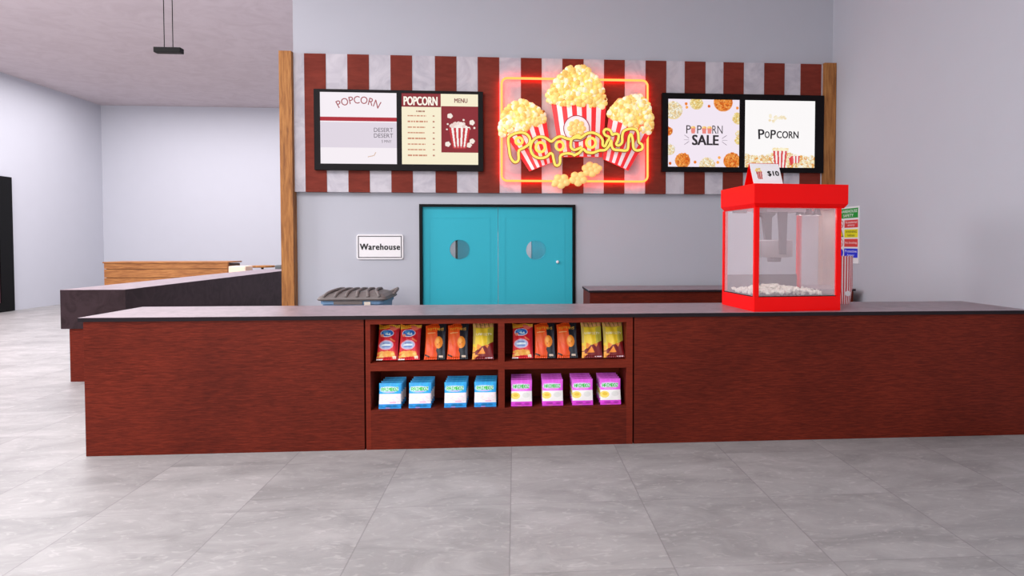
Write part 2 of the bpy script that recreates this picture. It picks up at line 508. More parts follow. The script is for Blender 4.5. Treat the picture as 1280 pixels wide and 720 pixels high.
# ------------------------------------------------------------------ double door to the warehouse
door = BM()
d = bpy.data.objects.new('door_1', None); C.objects.link(d); d.location = ((DX0+DX1)/2, YB, 0); d['kind'] = 'structure'
def child(name, bm, m, parent, smooth=False):
    o = obj(name, bm, m, parent, smooth); o.matrix_parent_inverse = Matrix.Translation(-Vector(parent.location)) if parent.parent is None else Matrix()
    return o
fw = 0.035
bm = BM()
box(bm, DX0-0.0, DX0+fw, YB-0.03, YB+0.12, 0, DZ); box(bm, DX1-fw, DX1, YB-0.03, YB+0.12, 0, DZ)
box(bm, DX0+fw, DX1-fw, YB-0.03, YB+0.12, DZ-0.03, DZ)
child('door_frame', bm, M_black, d)
midx = pix(622.5, 300, YB)[0]
def leaf(x0, x1, wx, wz, r):
    """door leaf with a round hole"""
    bm = BM(); z0, z1 = 0.01, DZ-0.034; y0, y1 = YB+0.02, YB+0.065; n = 48
    def bpt(a):
        dx, dz = math.cos(a), math.sin(a); t = 1e9
        if dx > 1e-9: t = min(t, (x1-wx)/dx)
        if dx < -1e-9: t = min(t, (x0-wx)/dx)
        if dz > 1e-9: t = min(t, (z1-wz)/dz)
        if dz < -1e-9: t = min(t, (z0-wz)/dz)
        return wx+dx*t, wz+dz*t
    ang = sorted([2*PI*i/n for i in range(n)]+[math.atan2(z-wz, x-wx) % (2*PI) for x in (x0, x1) for z in (z0, z1)])
    V = []
    for a in ang:
        bx_, bz_ = bpt(a); ix, iz = wx+r*math.cos(a), wz+r*math.sin(a)
        V.append([bm.verts.new((ix, y0, iz)), bm.verts.new((bx_, y0, bz_)), bm.verts.new((ix, y1, iz)), bm.verts.new((bx_, y1, bz_))])
    for i in range(len(V)):
        A, B = V[i], V[(i+1) % len(V)]
        bm.faces.new((A[0], A[1], B[1], B[0])); bm.faces.new((A[2], B[2], B[3], A[3]))
        bm.faces.new((A[0], B[0], B[2], A[2])); bm.faces.new((A[1], A[3], B[3], B[1]))
    o = child('door_leaf', bm, M_teal, d)
    # raised edge beads of the leaf's panel
    bm = BM(); a0, a1, b0, b1, t = x0+0.085, x1-0.10, 0.18, z1-0.14, 0.004
    for q in ((a0, a0+t, b0, b1), (a1-t, a1, b0, b1), (a0+t, a1-t, b1-t, b1), (a0+t, a1-t, b0, b0+t)):
        box(bm, q[0], q[1], y0-0.003, y0, q[2], q[3])
    child('panel_bead', bm, M_teal, d)
    g = BM(); lathe(g, [(r-0.002, -0.004), (r-0.002, 0.004)], 40)
    bmesh.ops.rotate(g, verts=g.verts, cent=(0, 0, 0), matrix=Matrix.Rotation(PI/2, 3, 'X'))
    bmesh.ops.translate(g, verts=g.verts, vec=(wx, YB+0.045, wz))
    child('window_pane', g, M_wglass, d)
    child('window_ring', ring(BM(), (wx, wz), r, r+0.006, y0-0.003, y0), M_teal, d)
R_ = 0.129
wl = pix(574.4, 312, YB); wr = pix(670, 312.5, YB)
leaf(DX0+fw+0.002, midx-0.003, wl.x, wl.z, R_); leaf(midx+0.003, DX1-fw-0.002, wr.x, wr.z, R_)
bm = BM(); box(bm, midx-0.003, midx+0.003, YB+0.03, YB+0.05, 1.75, DZ-0.034)
child('meeting_gap', bm, M_tealline, d)
bm = BM(); kp = pix(697, 327.5, YB)
bmesh.ops.create_uvsphere(bm, u_segments=16, v_segments=10, radius=0.02)
bmesh.ops.translate(bm, verts=bm.verts, vec=(kp.x, YB+0.004, kp.z)); child('door_knob', bm, M_white, d, True)
# teal storage cabinets standing inside the warehouse, seen through the windows
def pixat(px, py, Y): return pix(px, py, Y)
t = thing('storage_cabinet', 'teal cabinet with black edge seen through the left round door window', 'cabinet', (-0.6, 9.0, 0))
a = pixat(572, 300, 9.0).x
child('body', box(BM(), a, a+0.55, 9.0, 9.5, 0, 2.0), M_teal, t); child('edge_strip', box(BM(), a-0.03, a, 8.99, 9.5, 0, 2.0), M_black, t)
a = pixat(665, 300, 9.0).x
o = obj('storage_cabinet', box(BM(), a, a+0.6, 9.0, 9.5, 0, 2.0, 0, 0.01), M_teal)
tag(o, 'plain teal cabinet seen through the right round door window', 'cabinet')

# ------------------------------------------------------------------ striped panel with posts
px_edges = [370, 380, 407, 434, 461, 488, 515, 543.5, 570.5, 597, 624, 651, 677, 703, 729.5, 755, 781, 807, 833, 856, 882, 904.5, 930, 955.5, 981, 1001, 1027]
xs = [pix(p, 75, YP).x for p in px_edges]
xs[0] = -2.775; xs.append(4.10)
pn = thing('striped_wall_panel', 'wide wall panel of brown-red and marbled white vertical stripes above the teal doors', 'wall panel', (0.6, YB, 2.25))
ztop, zbot = 3.985, 2.25
for i in range(len(xs)-1):
    brown = (i % 2 == 1)
    t_ = 0.0 if brown else -0.004
    child('stripe', box(BM(), xs[i], xs[i+1], YP-t_, YB, zbot, ztop), M_stripe_r if brown else M_stripe_w, pn)
for x0, x1, lab in ((-2.93, -2.777, 'tall oak post at the open left end of the striped wall panel'),
                    (4.102, 4.266, 'tall oak post in the right corner beside the striped wall panel')):
    o = obj('wooden_post', box(BM(), x0, x1, YB-0.14 if x0 < 0 else YB-0.12, YB+0.02 if x0 < -2.9 and False else YB-.002, 0, 3.995, 0, 0.004), M_oak)
    tag(o, lab, 'post', 'oak posts at the ends of the panel')

# ------------------------------------------------------------------ menu boards
POPC = [(250, 226, 150), (246, 214, 130), (255, 240, 190), (240, 200, 110)]
CAR = [(240, 130, 40), (250, 150, 60), (220, 100, 25), (255, 175, 90)]
CRM = [(255, 246, 214), (250, 228, 180), (240, 205, 150), (255, 250, 235)]


def bucket(cv, cx, v0, v1, w0, w1, n=7, red=(214, 40, 50), white=(252, 244, 240)):
    for k in range(n):
        f0, f1 = k/n, (k+1)/n
        cv.poly([(cx-w0+2*w0*f0, v0), (cx-w0+2*w0*f1, v0), (cx-w1+2*w1*f1, v1), (cx-w1+2*w1*f0, v1)], red if k % 2 == 0 else white)


def cv_sale():
    r = random.Random(3); c = Cv(190, 184, (246, 234, 246))
    for u, v, q, cols in ((.07, .16, .125, CRM), (.395, .05, .09, POPC), (.77, .03, .13, CAR), (.985, .27, .08, POPC), (0, .47, .06, CAR),
                          (.02, .74, .075, CRM), (.205, .9, .105, CAR), (.55, .97, .11, CRM), (.9, .9, .118, CAR), (.99, .6, .05, POPC), (.99, .5, .04, CRM)):
        c.ell(u, v+0.01, q*1.03, q*1.05, (236, 150, 80) if cols is CAR else (240, 214, 160))
        c.blobs(lambda a, b: (a-u)**2+(b-v)**2 < (q*.93)**2, int(9000*q*q*4), .013, cols, r, 1.0, (u-q, v-q, u+q, v+q))
    for u, v in ((.57, .1), (.97, .12), (.26, .12), (.7, .93), (.72, .86), (.38, .93), (.25, .07), (.03, .95)):
        c.ell(u, v, .02, .022, r.choice(CAR))
    for cx in (.35, .505, .58):
        c.ell(cx, .425, .034, .03, (246, 190, 110)); c.ell(cx-.012, .41, .015, .015, (255, 220, 150))
        c.poly([(cx-.032, .43), (cx+.032, .43), (cx+.024, .505), (cx-.024, .505)], (240, 140, 130))
    for s_ in (-1, 1):
        m = .525
        for dv, k in ((-.05, 1), (0, 1.1), (.05, 1)):
            c.line(m+s_*.235, .6+dv*.5, m+s_*(.235+.06*k), .6+dv*1.4, .004, (150, 135, 150))
    return c


def cv_pop():
    r = random.Random(5); c = Cv(186, 184, (255, 252, 252))
    for _ in range(26):
        u, v = r.gauss(.45, .07), r.gauss(.26, .025); c.ell(u, v, .02, .017, r.choice([(250, 240, 215), (244, 226, 190), (252, 244, 228)]))
    for _ in range(900):
        u = r.random(); base = .8+.03*math.sin(u*9)
        v = r.uniform(base, 1.0); rr = r.uniform(.01, .02); col = np.array(r.choice(CRM+[(240, 170, 90)]))
        c.ell(u, v, rr, rr, col*.94); c.ell(u-.003, v-.003, rr*.7, rr*.7, col)
    for _ in range(60): c.ell(r.uniform(.41, .61), r.uniform(.715, .76), .018, .015, r.choice(CRM[:2]))
    bucket(c, .505, .75, 1.0, .1, .075, 7, (220, 80, 84))
    c.poly([(.63, .86), (.68, .82), (.7, .93), (.66, .97)], (224, 70, 74))
    bucket(c, .73, .82, .93, .06, .05, 5, (226, 90, 92))
    return c


def cv_menu():
    r = random.Random(7); cr = (250, 240, 210); mar = (140, 38, 46)
    c = Cv(196, 180, cr); c.rect(0, 0, .51, .19, mar); c.rect(.515, .17, 1, .83, mar)
    for u in np.arange(.19, .30, .014): c.rect(u, .24, u+.011, .262, (170, 120, 100))
    for i in range(8):
        v = .315+.0797*i; u = .075; e = .34-r.random()*.05
        while u < e:
            wd = r.uniform(.02, .06); c.rect(u, v-.010, min(u+wd, e), v+.009, (206, 140, 112)); u += wd+.008
        c.rect(.405, v-.010, .43, v+.009, (190, 130, 110))
    for u, v, q in ((.63, .31, .035), (.92, .40, .035), (.95, .475, .014), (.59, .5, .012), (.6, .71, .035), (.88, .72, .035), (.92, .665, .035), (.81, .365, .014), (.60, .425, .012)):
        for a in range(5):
            c.ell(u+q*.5*math.cos(a*1.26), v+q*.5*math.sin(a*1.26), q*.55, q*.6, (250, 236, 226))
    for _ in range(70):
        a = r.uniform(0, PI); q = r.random()
        c.ell(.755+.125*q*math.cos(a), .49-.085*q*math.sin(a), .022, .024, r.choice([(250, 236, 228), (240, 214, 206), (255, 246, 240)]))
    bucket(c, .755, .48, .76, .14, .09, 9, (200, 50, 56)); c.ell(.755, .76, .09, .02, (200, 50, 56), .6)
    return c


def cv_left():
    c = Cv(190, 180, (248, 240, 246)); c.rect(0, .345, 1, .40, (176, 28, 44)); c.rect(0, .415, 1, .77, (226, 216, 228))
    c.line(.62, .9, .7, .88, .006, (220, 190, 170)); c.line(.7, .88, .72, .84, .006, (220, 190, 170))
    return c


def board(lab, x0, x1, z0, z1, panes):
    t = thing('menu_board', lab, 'menu screen', ((x0+x1)/2, YP-0.06, z0), 0, None)
    y0, y1 = YP-0.065, YP-0.0005
    bm = BM(); E = [x0]
    for p in panes: E += [p[0], p[1]]
    E.append(x1)
    pz0, pz1 = panes[0][2], panes[0][3]
    box(bm, x0, x1, y0, y1, pz1, z1); box(bm, x0, x1, y0, y1, z0, pz0)
    for i in range(0, len(E), 2): box(bm, E[i], E[i+1], y0, y1, pz0, pz1)
    child('frame', bm, M_frame, t)
    for (a, b, c, e, cv, txt) in panes:
        fr = frame((a, y0+0.006, c), (1, 0, 0), (0, 0, 1)); W, H = b-a, e-c
        s = art('screen', cv, fr, W, H, M_attr_screen, t); s.matrix_parent_inverse = Matrix.Translation(-Vector(t.location))
        for (st, u0, u1, v0, v1, col, bold, shear, rot) in txt:
            m = bpy.data.materials.get('glow '+str(col)) or emis('glow '+str(col), lin(col), 1.0)
            o = text('lettering', st, fr, u0*W, u1*W, (1-v1)*H, (1-v0)*H, m, s, bold, shear, rot)
    return t


B1 = (pix(828, 116, YP-.06), pix(1029, 216, YP-.06)); zr0, zr1 = 2.543, 3.562
p1 = (pix(836, 0, YP-.06).x, pix(925.5, 0, YP-.06).x); p2 = (pix(932.5, 0, YP-.06).x, pix(1020.5, 0, YP-.06).x)
zl, zh = pix(880, 208.7, YP-.06).z, pix(880, 124.2, YP-.06).z
blk = (52, 44, 48)
board('black framed double screen showing popcorn sale and popcorn bucket pictures, right of the neon sign', B1[0].x, B1[1].x, B1[1].z, B1[0].z, [
    (p1[0], p1[1], zl, zh, cv_sale(), [('P', .253, .318, .385, .505, blk, 0, 0, 0), ('P', .405, .468, .385, .505, blk, 0, 0, 0), ('RN', .618, .765, .385, .505, blk, 0, 0, 0),
                                      ('SALE', .34, .705, .528, .675, (36, 28, 32), .05, 0, 0)]),
    (p2[0], p2[1], zl, zh, cv_pop(), [('P', .19, .275, .432, .575, (30, 28, 32), .03, -.05, 0), ('O', .285, .35, .46, .56, (30, 28, 32), .03, 0, 0), ('P', .365, .44, .44, .57, (30, 28, 32), .03, .05, 0),
                                     ('CORN', .455, .765, .455, .56, (30, 28, 32), .03, 0, 0)])])
A0 = pix(392, 111, YP-.06); A1 = pix(604, 214, YP-.06); y_ = YP-.06
q1 = (pix(398.5, 0, y_).x, pix(494.7, 0, y_).x); q2 = (pix(501, 0, y_).x, pix(597, 0, y_).x)
zl2, zh2 = pix(549, 205.7, y_).z, pix(549, 117.3, y_).z
board('black framed double screen with popcorn menu list and dessert list, left of the neon sign', A0.x, A1.x, A1.z, A0.z, [
    (q1[0], q1[1], zl2, zh2, cv_left(), [('POPCORN', .21, .79, .05, .155, (150, 40, 52), .006, 0, 'arc'), ('DESERT', .70, .95, .49, .55, (70, 60, 72), 0, 0, 0),
                                       ('DESERT', .70, .95, .57, .63, (70, 60, 72), 0, 0, 0), ('S MNY', .80, .93, .66, .70, (70, 60, 72), 0, 0, 0)]),
    (q2[0], q2[1], zl2, zh2, cv_menu(), [('POPCORN', .03, .465, .045, .165, (250, 240, 226), .045, 0, 0), ('MENU', .69, .86, .062, .122, (120, 52, 44), .04, 0, 0)])])

# ------------------------------------------------------------------ neon popcorn sign
YS = YP-0.055
sg = thing('neon_popcorn_sign', 'glowing neon popcorn sign with three striped popcorn buckets in a yellow tube frame', 'neon sign', (pix(718, 160, YS).x, YS, 2.4))
def schild(name, bm, m, smooth=False, parent=None):
    o = obj(name, bm, m, parent or sg, smooth)
    if parent is None: o.matrix_parent_inverse = Matrix.Translation(-Vector(sg.location))
    return o
def rr(px0, py0, px1, py1, skew, r=7):
    out = []
    for cx, cy, a0 in ((px0+r, py0+r, 180), (px1-r, py0+skew+r, 270), (px1-r, py1+1-r, 0), (px0+r, py1-r, 90)):
        for k in range(7):
            a = math.radians(a0+k*15)
            out.append((cx+r*math.cos(a), cy+r*math.sin(a)))
    return out
rp_ = rr(627, 97.5, 809.5, 226, 3)
schild('tube_frame', tube(BM(), [pix(x, y, YS) for x, y in rp_], 0.014, 8, True), M_neon)
# added glowing strip, hidden behind the tube, that makes the red halo
def strip(bm, pts, w, y):
    n = len(pts)
    c = sum((Vector(p) for p in pts), Vector())/n
    for i in range(n):
        a, b = Vector(pts[i]), Vector(pts[(i+1) % n])
        d_ = (b-a).normalized(); nn = Vector((-d_.z, 0, d_.x))*w/2
        V = [a-nn, a+nn, b+nn, b-nn]
        A = [bm.verts.new((p.x, y, p.z)) for p in V]; B = [bm.verts.new((p.x, y+0.012, p.z)) for p in V]
        bm.faces.new(A); bm.faces.new(B[::-1])
        for k in range(4): bm.faces.new((A[k], B[k], B[(k+1) % 4], A[(k+1) % 4]))
    return bm
schild('halo_helper_strip', strip(BM(), [pix(x, y, YS) for x, y in rp_], 0.02, YS+0.018), M_halo)


def relief_bucket(TL, TR, BR, BL, n, bulge, y, badge=None):
    """striped bucket as half of a flattened cone, colours from stripes"""
    nu, nv = n*4, 6; V = []
    TL, TR, BR, BL = [Vector((p[0], p[1])) for p in (TL, TR, BR, BL)]
    bm = BM(); lay = []
    for j in range(nv+1):
        v = j/nv; row = []
        for i in range(nu+1):
            u = i/nu
            uu = 0.5-0.5*math.cos(PI*u)*(1) if False else u
            p = (TL*(1-uu)+TR*uu)*(1-v)+(BL*(1-uu)+BR*uu)*v
            q = pix(p.x, p.y, YS); q.y = y-bulge*math.sin(PI*u)
            row.append(bm.verts.new(q))
        V.append(row)
    back = [[bm.verts.new((v.co.x, y+0.02, v.co.z)) for v in V[k]] for k in (0, nv)]
    for j in range(nv):
        for i in range(nu):
            f = bm.faces.new((V[j][i], V[j+1][i], V[j+1][i+1], V[j][i+1])); f.material_index = (i//4) % 2
    for i in range(nu):
        bm.faces.new((V[0][i], V[0][i+1], back[0][i+1], back[0][i])); bm.faces.new((V[nv][i], back[1][i], back[1][i+1], V[nv][i+1]))
    return bm


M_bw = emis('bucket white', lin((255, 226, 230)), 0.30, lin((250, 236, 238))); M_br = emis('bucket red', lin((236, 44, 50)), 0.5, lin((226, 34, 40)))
M_bw.node_tree.nodes['Principled BSDF'].inputs['Roughness'].default_value = 0.7


def heap(cells, seed, y, bulge, rad, base):
    """pile of popped corn: many small lobes in one mesh with printed tints"""
    r = random.Random(seed); P = []; Fc = []; cl = []
    ico = bmesh.new(); bmesh.ops.create_icosphere(ico, subdivisions=2, radius=1)
    iv = np.array([v.co[:] for v in ico.verts]); ifc = np.array([[v.index for v in f.verts] for f in ico.faces]); ico.free()
    cols = [(255, 228, 146), (255, 238, 180), (250, 212, 122), (255, 246, 212), (252, 222, 138), (244, 198, 108)]
    off = 0
    cx, cy, rx, up, dn, rot, burnt = cells
    n = int(base)
    p = pix(cx, cy-up*.35, YS); q0 = pix(cx+rx, cy, YS).x-pix(cx, cy, YS).x
    D3 = np.array(Matrix.Rotation(rot, 3, 'Y'))
    P.append((iv*np.array([q0*.86, bulge*.8, q0*(up+dn)*.40/rx])) @ D3.T + np.array((p.x, y, p.z))); Fc.append(ifc+off); off += len(iv)
    cl.append(np.tile(lin_np(np.array((250, 218, 140), float)), (len(ifc)*3, 1)))
    for k in range(n):
        t = r.uniform(-1, 1); top = up*(1-abs(t)**2.1); bot = dn*(1-.25*t*t)
        if k < n*.3:
            dy = -top*r.uniform(.93, 1.06) if r.random() < .72 else bot*r.uniform(.9, 1.25)
        else: dy = r.uniform(-top, bot)
        dx = rx*t
        px_, py_ = cx+dx*math.cos(rot)-dy*math.sin(rot), cy+dx*math.sin(rot)+dy*math.cos(rot)
        pt = pix(px_, py_, YS); e = min(1, math.hypot(t, (dy+up*.3)/((up+dn)*.6)))
        pt.y = y-bulge*math.sqrt(max(0, 1-e*e))-r.uniform(0, .012)
        s = rad*r.uniform(.55, 1.3)
        P.append(iv*np.array([s, s*.8, s])+np.array(pt)); Fc.append(ifc+off); off += len(iv)
        cl.append(np.tile(lin_np(np.array(r.choice(cols), float)), (len(ifc)*3, 1)))
    for bx_, by_ in burnt:
        pt = pix(bx_, by_, YS); pt.y = y-bulge-.02
        P.append(iv*.016+np.array(pt)); Fc.append(ifc+off); off += len(iv)
        cl.append(np.tile(lin_np(np.array((176, 92, 30), float)), (len(ifc)*3, 1)))
    me = bpy.data.meshes.new('popcorn_heap'); me.from_pydata(np.vstack(P).tolist(), [], np.vstack(Fc).tolist())
    at_ = me.color_attributes.new('print', 'FLOAT_COLOR', 'CORNER'); q = np.vstack(cl)
    at_.data.foreach_set('color', np.hstack([q, np.ones((len(q), 1))]).ravel())
    me.polygons.foreach_set('use_smooth', [True]*len(me.polygons)); me.materials.append(M_attr_sign)
    return me


def sign_bucket(TL, TR, BR, BL, cells, seed, n=9, dy=0.0, cnt=260):
    b = schild('popcorn_bucket', relief_bucket(TL, TR, BR, BL, n, 0.05, YS-0.03+dy), [M_br, M_bw])
    h = bpy.data.objects.new('popcorn_heap', heap(cells, seed, YS-0.045+dy, 0.07, 0.031, cnt)); C.objects.link(h); h.parent = b
    return b
bL = sign_bucket((630, 166), (682, 146), (690.5, 203), (661.5, 214.5), (652.5, 155, 29, 26, 8, -.33, [(679, 142)]), 2)
bR = sign_bucket((761, 144), (812, 167), (785, 213.5), (753, 199), (787.5, 150, 28, 29, 8, .42, [(812.5, 165)]), 3)
bC = sign_bucket((688, 126), (757, 130), (752, 197), (699.5, 197), (720, 124, 36, 37, 9, .08, [(754.5, 127.5)]), 4, 11, -0.03, 330)
# badge with kernels on the middle bucket
bp = pix(719.5, 163, YS)
def disc(bm, c, r, y0, y1, n=36):
    A = [bm.verts.new((c.x+r*math.cos(2*PI*i/n), y0, c.z+r*math.sin(2*PI*i/n))) for i in range(n)]
    B = [bm.verts.new((v.co.x, y1, v.co.z)) for v in A]
    bm.faces.new(A); bm.faces.new(B[::-1])
    for i in range(n): bm.faces.new((A[i], B[i], B[(i+1) % n], A[(i+1) % n]))
    return bm
yb = YS-0.125
bg = schild('badge', disc(BM(), bp, 0.165, yb, yb+0.06), M_bw, False, bC)
schild('badge_ring', ring(BM(), (bp.x, bp.z), 0.160, 0.170, yb-0.004, yb), flat('maroon line', (160, 40, 60)), False, bC)
def kernels(name, pts, rad, y, seed, parent=None):
    r = random.Random(seed); bm = BM()
    for (x, yy, s) in pts:
        q = pix(x, yy, YS)
        mt = Matrix.Translation((q.x, y, q.z)) @ Matrix.Diagonal((rad*s, rad*s*.6, rad*s*.92, 1))
        bmesh.ops.create_icosphere(bm, subdivisions=2, radius=1, matrix=mt)
    return schild(name, bm, M_kern, True, parent)
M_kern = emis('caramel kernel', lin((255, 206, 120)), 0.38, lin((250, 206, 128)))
M_kdark = flat('caramel outline', (226, 150, 70))
ks = [(719.5+8.3*math.cos(a)*q, 163+8.3*math.sin(a)*q, 1) for a, q in [(k*PI/4, 1) for k in range(8)]]+[(719.5+3.2*math.cos(k*2.1), 163+3.2*math.sin(k*2.1), 1) for k in range(3)]
kernels('badge_kernels', ks, 0.038, yb-0.006, 1, bC)
def lobes(cx, cy, r, s, n=5, ph=0.3): return [(cx+r*math.cos(ph+k*2*PI/n), cy+r*.75*math.sin(ph+k*2*PI/n), s) for k in range(n)]+[(cx, cy, s)]
kernels('loose_kernel', lobes(701, 227, 6.5, 1)+[(692.5, 231, .7)], 0.055, YS-0.06, 2)
kernels('loose_kernel', lobes(722, 224, 6.5, 1), 0.055, YS-0.06, 3)
kernels('loose_kernel', lobes(738, 212.5, 7, .95, 6)+[(748, 211, .8)], 0.055, YS-0.06, 4)
# lettering, drawn with one neon tube
def z6(P): return [(625+x/8, 150+y/8) for x, y in P]
def z7(P): return [(715+x/8, 150+y/8) for x, y in P]
yl = YS-0.16
bm = BM()
paths = [
    (z6([(95, 165), (82, 200), (92, 290), (105, 370), (145, 422), (185, 400), (188, 310), (240, 278), (290, 240), (300, 190), (270, 145), (215, 125), (150, 135)]), True),
    (z6([(500, 335), (465, 368), (400, 382), (335, 355), (305, 290), (320, 220), (370, 175), (430, 170), (480, 195), (515, 215), (560, 180), (610, 165), (665, 185), (710, 190), (750, 165), (800, 155)]) +
     z7([(40, 155), (75, 180), (100, 170), (150, 135), (210, 128), (270, 155), (305, 200), (308, 250), (330, 262), (352, 215), (375, 175), (330, 150), (318, 112), (345, 92), (385, 108), (402, 148), (430, 138), (465, 150), (460, 200), (442, 240), (465, 256), (500, 225), (502, 160), (520, 110), (580, 88), (640, 98), (662, 140), (668, 220), (700, 248), (700, 290), (650, 305), (615, 280), (607, 200), (590, 142), (568, 180), (560, 280), (540, 305), (480, 302), (420, 295), (397, 260), (392, 205), (370, 260), (330, 300), (270, 305), (210, 328), (150, 322), (110, 292), (70, 330), (30, 350)]) +
     z6([(750, 358), (720, 340), (660, 335), (605, 358), (600, 425), (580, 455), (552, 448), (538, 400), (525, 345)]), True),
    (z7([(85, 182), (40, 176), (0, 190), (-12, 230), (-10, 275), (20, 300), (70, 285), (98, 268)]), False),
]
for P, cl in paths:
    sp = smoothpath([pix(x, y, yl) for x, y in P], cl, 4)
    tube(bm, sp, 0.018, 8, cl)
for (cx, cy), rx, ry in ((z6([(190, 210)])[0], 4.3, 4.2), (z6([(405, 272)])[0], 5.8, 6.0), (z6([(597, 258)])[0], 4.8, 5.3), (z7([(190, 228)])[0], 5.8, 6.0)):
    tube(bm, [pix(cx+rx*math.cos(k*PI/9), cy+ry*math.sin(k*PI/9), yl) for k in range(18)], 0.017, 8, True)
schild('lettering', bm, M_neon2, True)
bm = BM()
for P, cl in paths:
    tube(bm, [q+Vector((0, .012, 0)) for q in smoothpath([pix(x, y, yl) for x, y in P], cl, 4)], 0.024, 8, cl)
schild('lettering_backing', bm, flat('dark amber backing', (176, 100, 40), .6), True)
# thin standoff pins that carry the lettering
for q in (z6([(90, 290)])[0], z6([(470, 366)])[0], z7([(668, 225)])[0], z6([(515, 215)])[0], z7([(305, 200)])[0]):
    a = pix(*q, yl); schild('standoff_pin', tube(BM(), [a, (a.x, YP, a.z)], 0.005, 6), M_steel)
for q in ((627, 160), (809.5, 160), (660, 97.8), (790, 100), (660, 226), (790, 226.7)):
    a = pix(*q, YS); schild('standoff_pin', tube(BM(), [a, (a.x, YP, a.z)], 0.005, 6), M_steel)
for q in ((651, 160), (720, 150), (789, 160)):
    a = pix(*q, YS); schild('mounting_stud', tube(BM(), [(a.x, YS, a.z), (a.x, YP, a.z)], 0.02, 8), M_steel)
for q in ((701, 227), (722, 224), (738, 212.5)):
    a = pix(*q, YS); schild('mounting_stud', tube(BM(), [(a.x, YS-.05, a.z), (a.x, YP, a.z)], 0.008, 8), M_steel)

# ------------------------------------------------------------------ small wall signs
a, b = pix(446, 293, YB), pix(504.5, 324, YB)
def rrect(x0, x1, z0, z1, r, n=5):
    out = []
    for cx, cz, s in ((x1-r, z1-r, 0), (x0+r, z1-r, 90), (x0+r, z0+r, 180), (x1-r, z0+r, 270)):
        for k in range(n+1):
            q = math.radians(s+90*k/n); out.append((cx+r*math.cos(q), cz+r*math.sin(q)))
    return out
ws = thing('warehouse_sign', 'white rectangular sign reading Warehouse on the wall left of the teal doors', 'sign', (a.x, YB, b.z))
child('plate', prism(BM(), rrect(a.x, b.x, b.z, a.z, .03), 'y', YB-0.02, YB-0.0005), M_white, ws)
bm = BM(); x0, x1, z0, z1 = a.x+.018, b.x-.018, b.z+.018, a.z-.018; tt = .012
for q in ((x0, x1, z0, z0+tt), (x0, x1, z1-tt, z1), (x0, x0+tt, z0+tt, z1-tt), (x1-tt, x1, z0+tt, z1-tt)): box(bm, q[0], q[1], YB-0.022, YB-0.02, q[2], q[3])
child('border_line', bm, M_grey_t, ws)
la, lb = pix(450.6, 304.8, YB), pix(500.2, 312.2, YB)
o = text('lettering', 'Warehouse', frame((0, YB-0.0205, 0), (1, 0, 0), (0, 0, 1)), la.x, lb.x, lb.z, la.z, M_txt, ws, 0.055, 0, 0, 1.12); o.matrix_parent_inverse = Matrix.Translation(-Vector(ws.location))

ss = thing('safety_sign', 'white notice with green, red, yellow and blue panels on the right wall', 'sign', (XR, 7.7, 1.34))
yA, yB_ = 7.475, 7.97; zA, zB = 1.345, 2.065
child('plate', box(BM(), XR-0.012, XR-0.0005, yA, yB_, zA, zB), M_white, ss)
fr = frame((XR-0.012, yB_, zA), (0, -1, 0), (0, 0, 1)); W, H = yB_-yA, zB-zA
rows = [(.80, .97, (20, 160, 50), 0.03, 'WAREHOUSE', 'SAFETY', (255, 255, 255)), (.63, .765, (226, 60, 60), .32, 'No unauthorised', 'entry', (255, 235, 235)),
        (.455, .60, (240, 232, 20), .32, 'WARNING', 'Forklift trucks', (40, 40, 10)), (.29, .43, (226, 66, 62), .32, 'No Smoking', '', (255, 235, 235)),
        (.10, .26, (26, 40, 220), .32, 'Protective', 'footwear', (235, 235, 255))]
def rect_fr(bm, fr, u0, u1, v0, v1, d0=0.0, d1=0.0015):
    A = [bm.verts.new(fr @ Vector((u, v, d1))) for u, v in ((u0, v0), (u1, v0), (u1, v1), (u0, v1))]
    B = [bm.verts.new(fr @ Vector((u, v, d0))) for u, v in ((u0, v0), (u1, v0), (u1, v1), (u0, v1))]
    bm.faces.new(A)
    for k in range(4): bm.faces.new((A[k], B[k], B[(k+1) % 4], A[(k+1) % 4]))
    return bm
inv = Matrix.Translation(-Vector(ss.location))
for v0, v1, col, u0, s1, s2, tc in rows:
    m = flat('panel %d %d %d' % col, col, .6, noise=0); mt = flat('ink %d %d %d' % tc, tc, .6, noise=0) if not bpy.data.materials.get('ink %d %d %d' % tc) else bpy.data.materials['ink %d %d %d' % tc]
    p = child('colour_panel', rect_fr(BM(), fr, u0*W, .96*W, v0*H, v1*H), m, ss)
    h = (v1-v0)*H; uu0, uu1 = (u0+.05)*W, .92*W
    if s2:
        text('lettering', s1, fr, uu0, uu1, v0*H+h*.56, v0*H+h*.86, mt, p, .01, depth=.002); text('lettering', s2, fr, uu0+.2*(uu1-uu0), uu1-.2*(uu1-uu0), v0*H+h*.12, v0*H+h*.42, mt, p, .01, depth=.002)
    else: text('lettering', s1, fr, uu0, uu1, v0*H+h*.32, v0*H+h*.66, mt, p, .01, depth=.002)
def fring(bm, fr, u, v, r0, r1, n=24):
    P = [[bm.verts.new(fr @ Vector((u+r*math.cos(2*PI*i/n), v+r*math.sin(2*PI*i/n), .002))) for r in (r0, r1)] for i in range(n)]
    for i in range(n): bm.faces.new((P[i][0], P[i][1], P[(i+1) % n][1], P[(i+1) % n][0]))
for v0, v1, col in ((.63, .765, (214, 40, 46)), (.29, .43, (214, 40, 46))):
    bm = BM(); cv_, r = (v0+v1)/2*H, .05; fring(bm, fr, .17*W, cv_, r*.78, r); q = r*.6
    s = Vector((q, -q, 0)); n_ = Vector((q, q, 0))*.12; cc = Vector((.17*W, cv_, .0022))
    bm.faces.new([bm.verts.new(fr @ (cc+e)) for e in (-s-n_, s-n_, s+n_, -s+n_)])
    child('prohibition_symbol', bm, flat('symbol red', col, noise=0), ss)
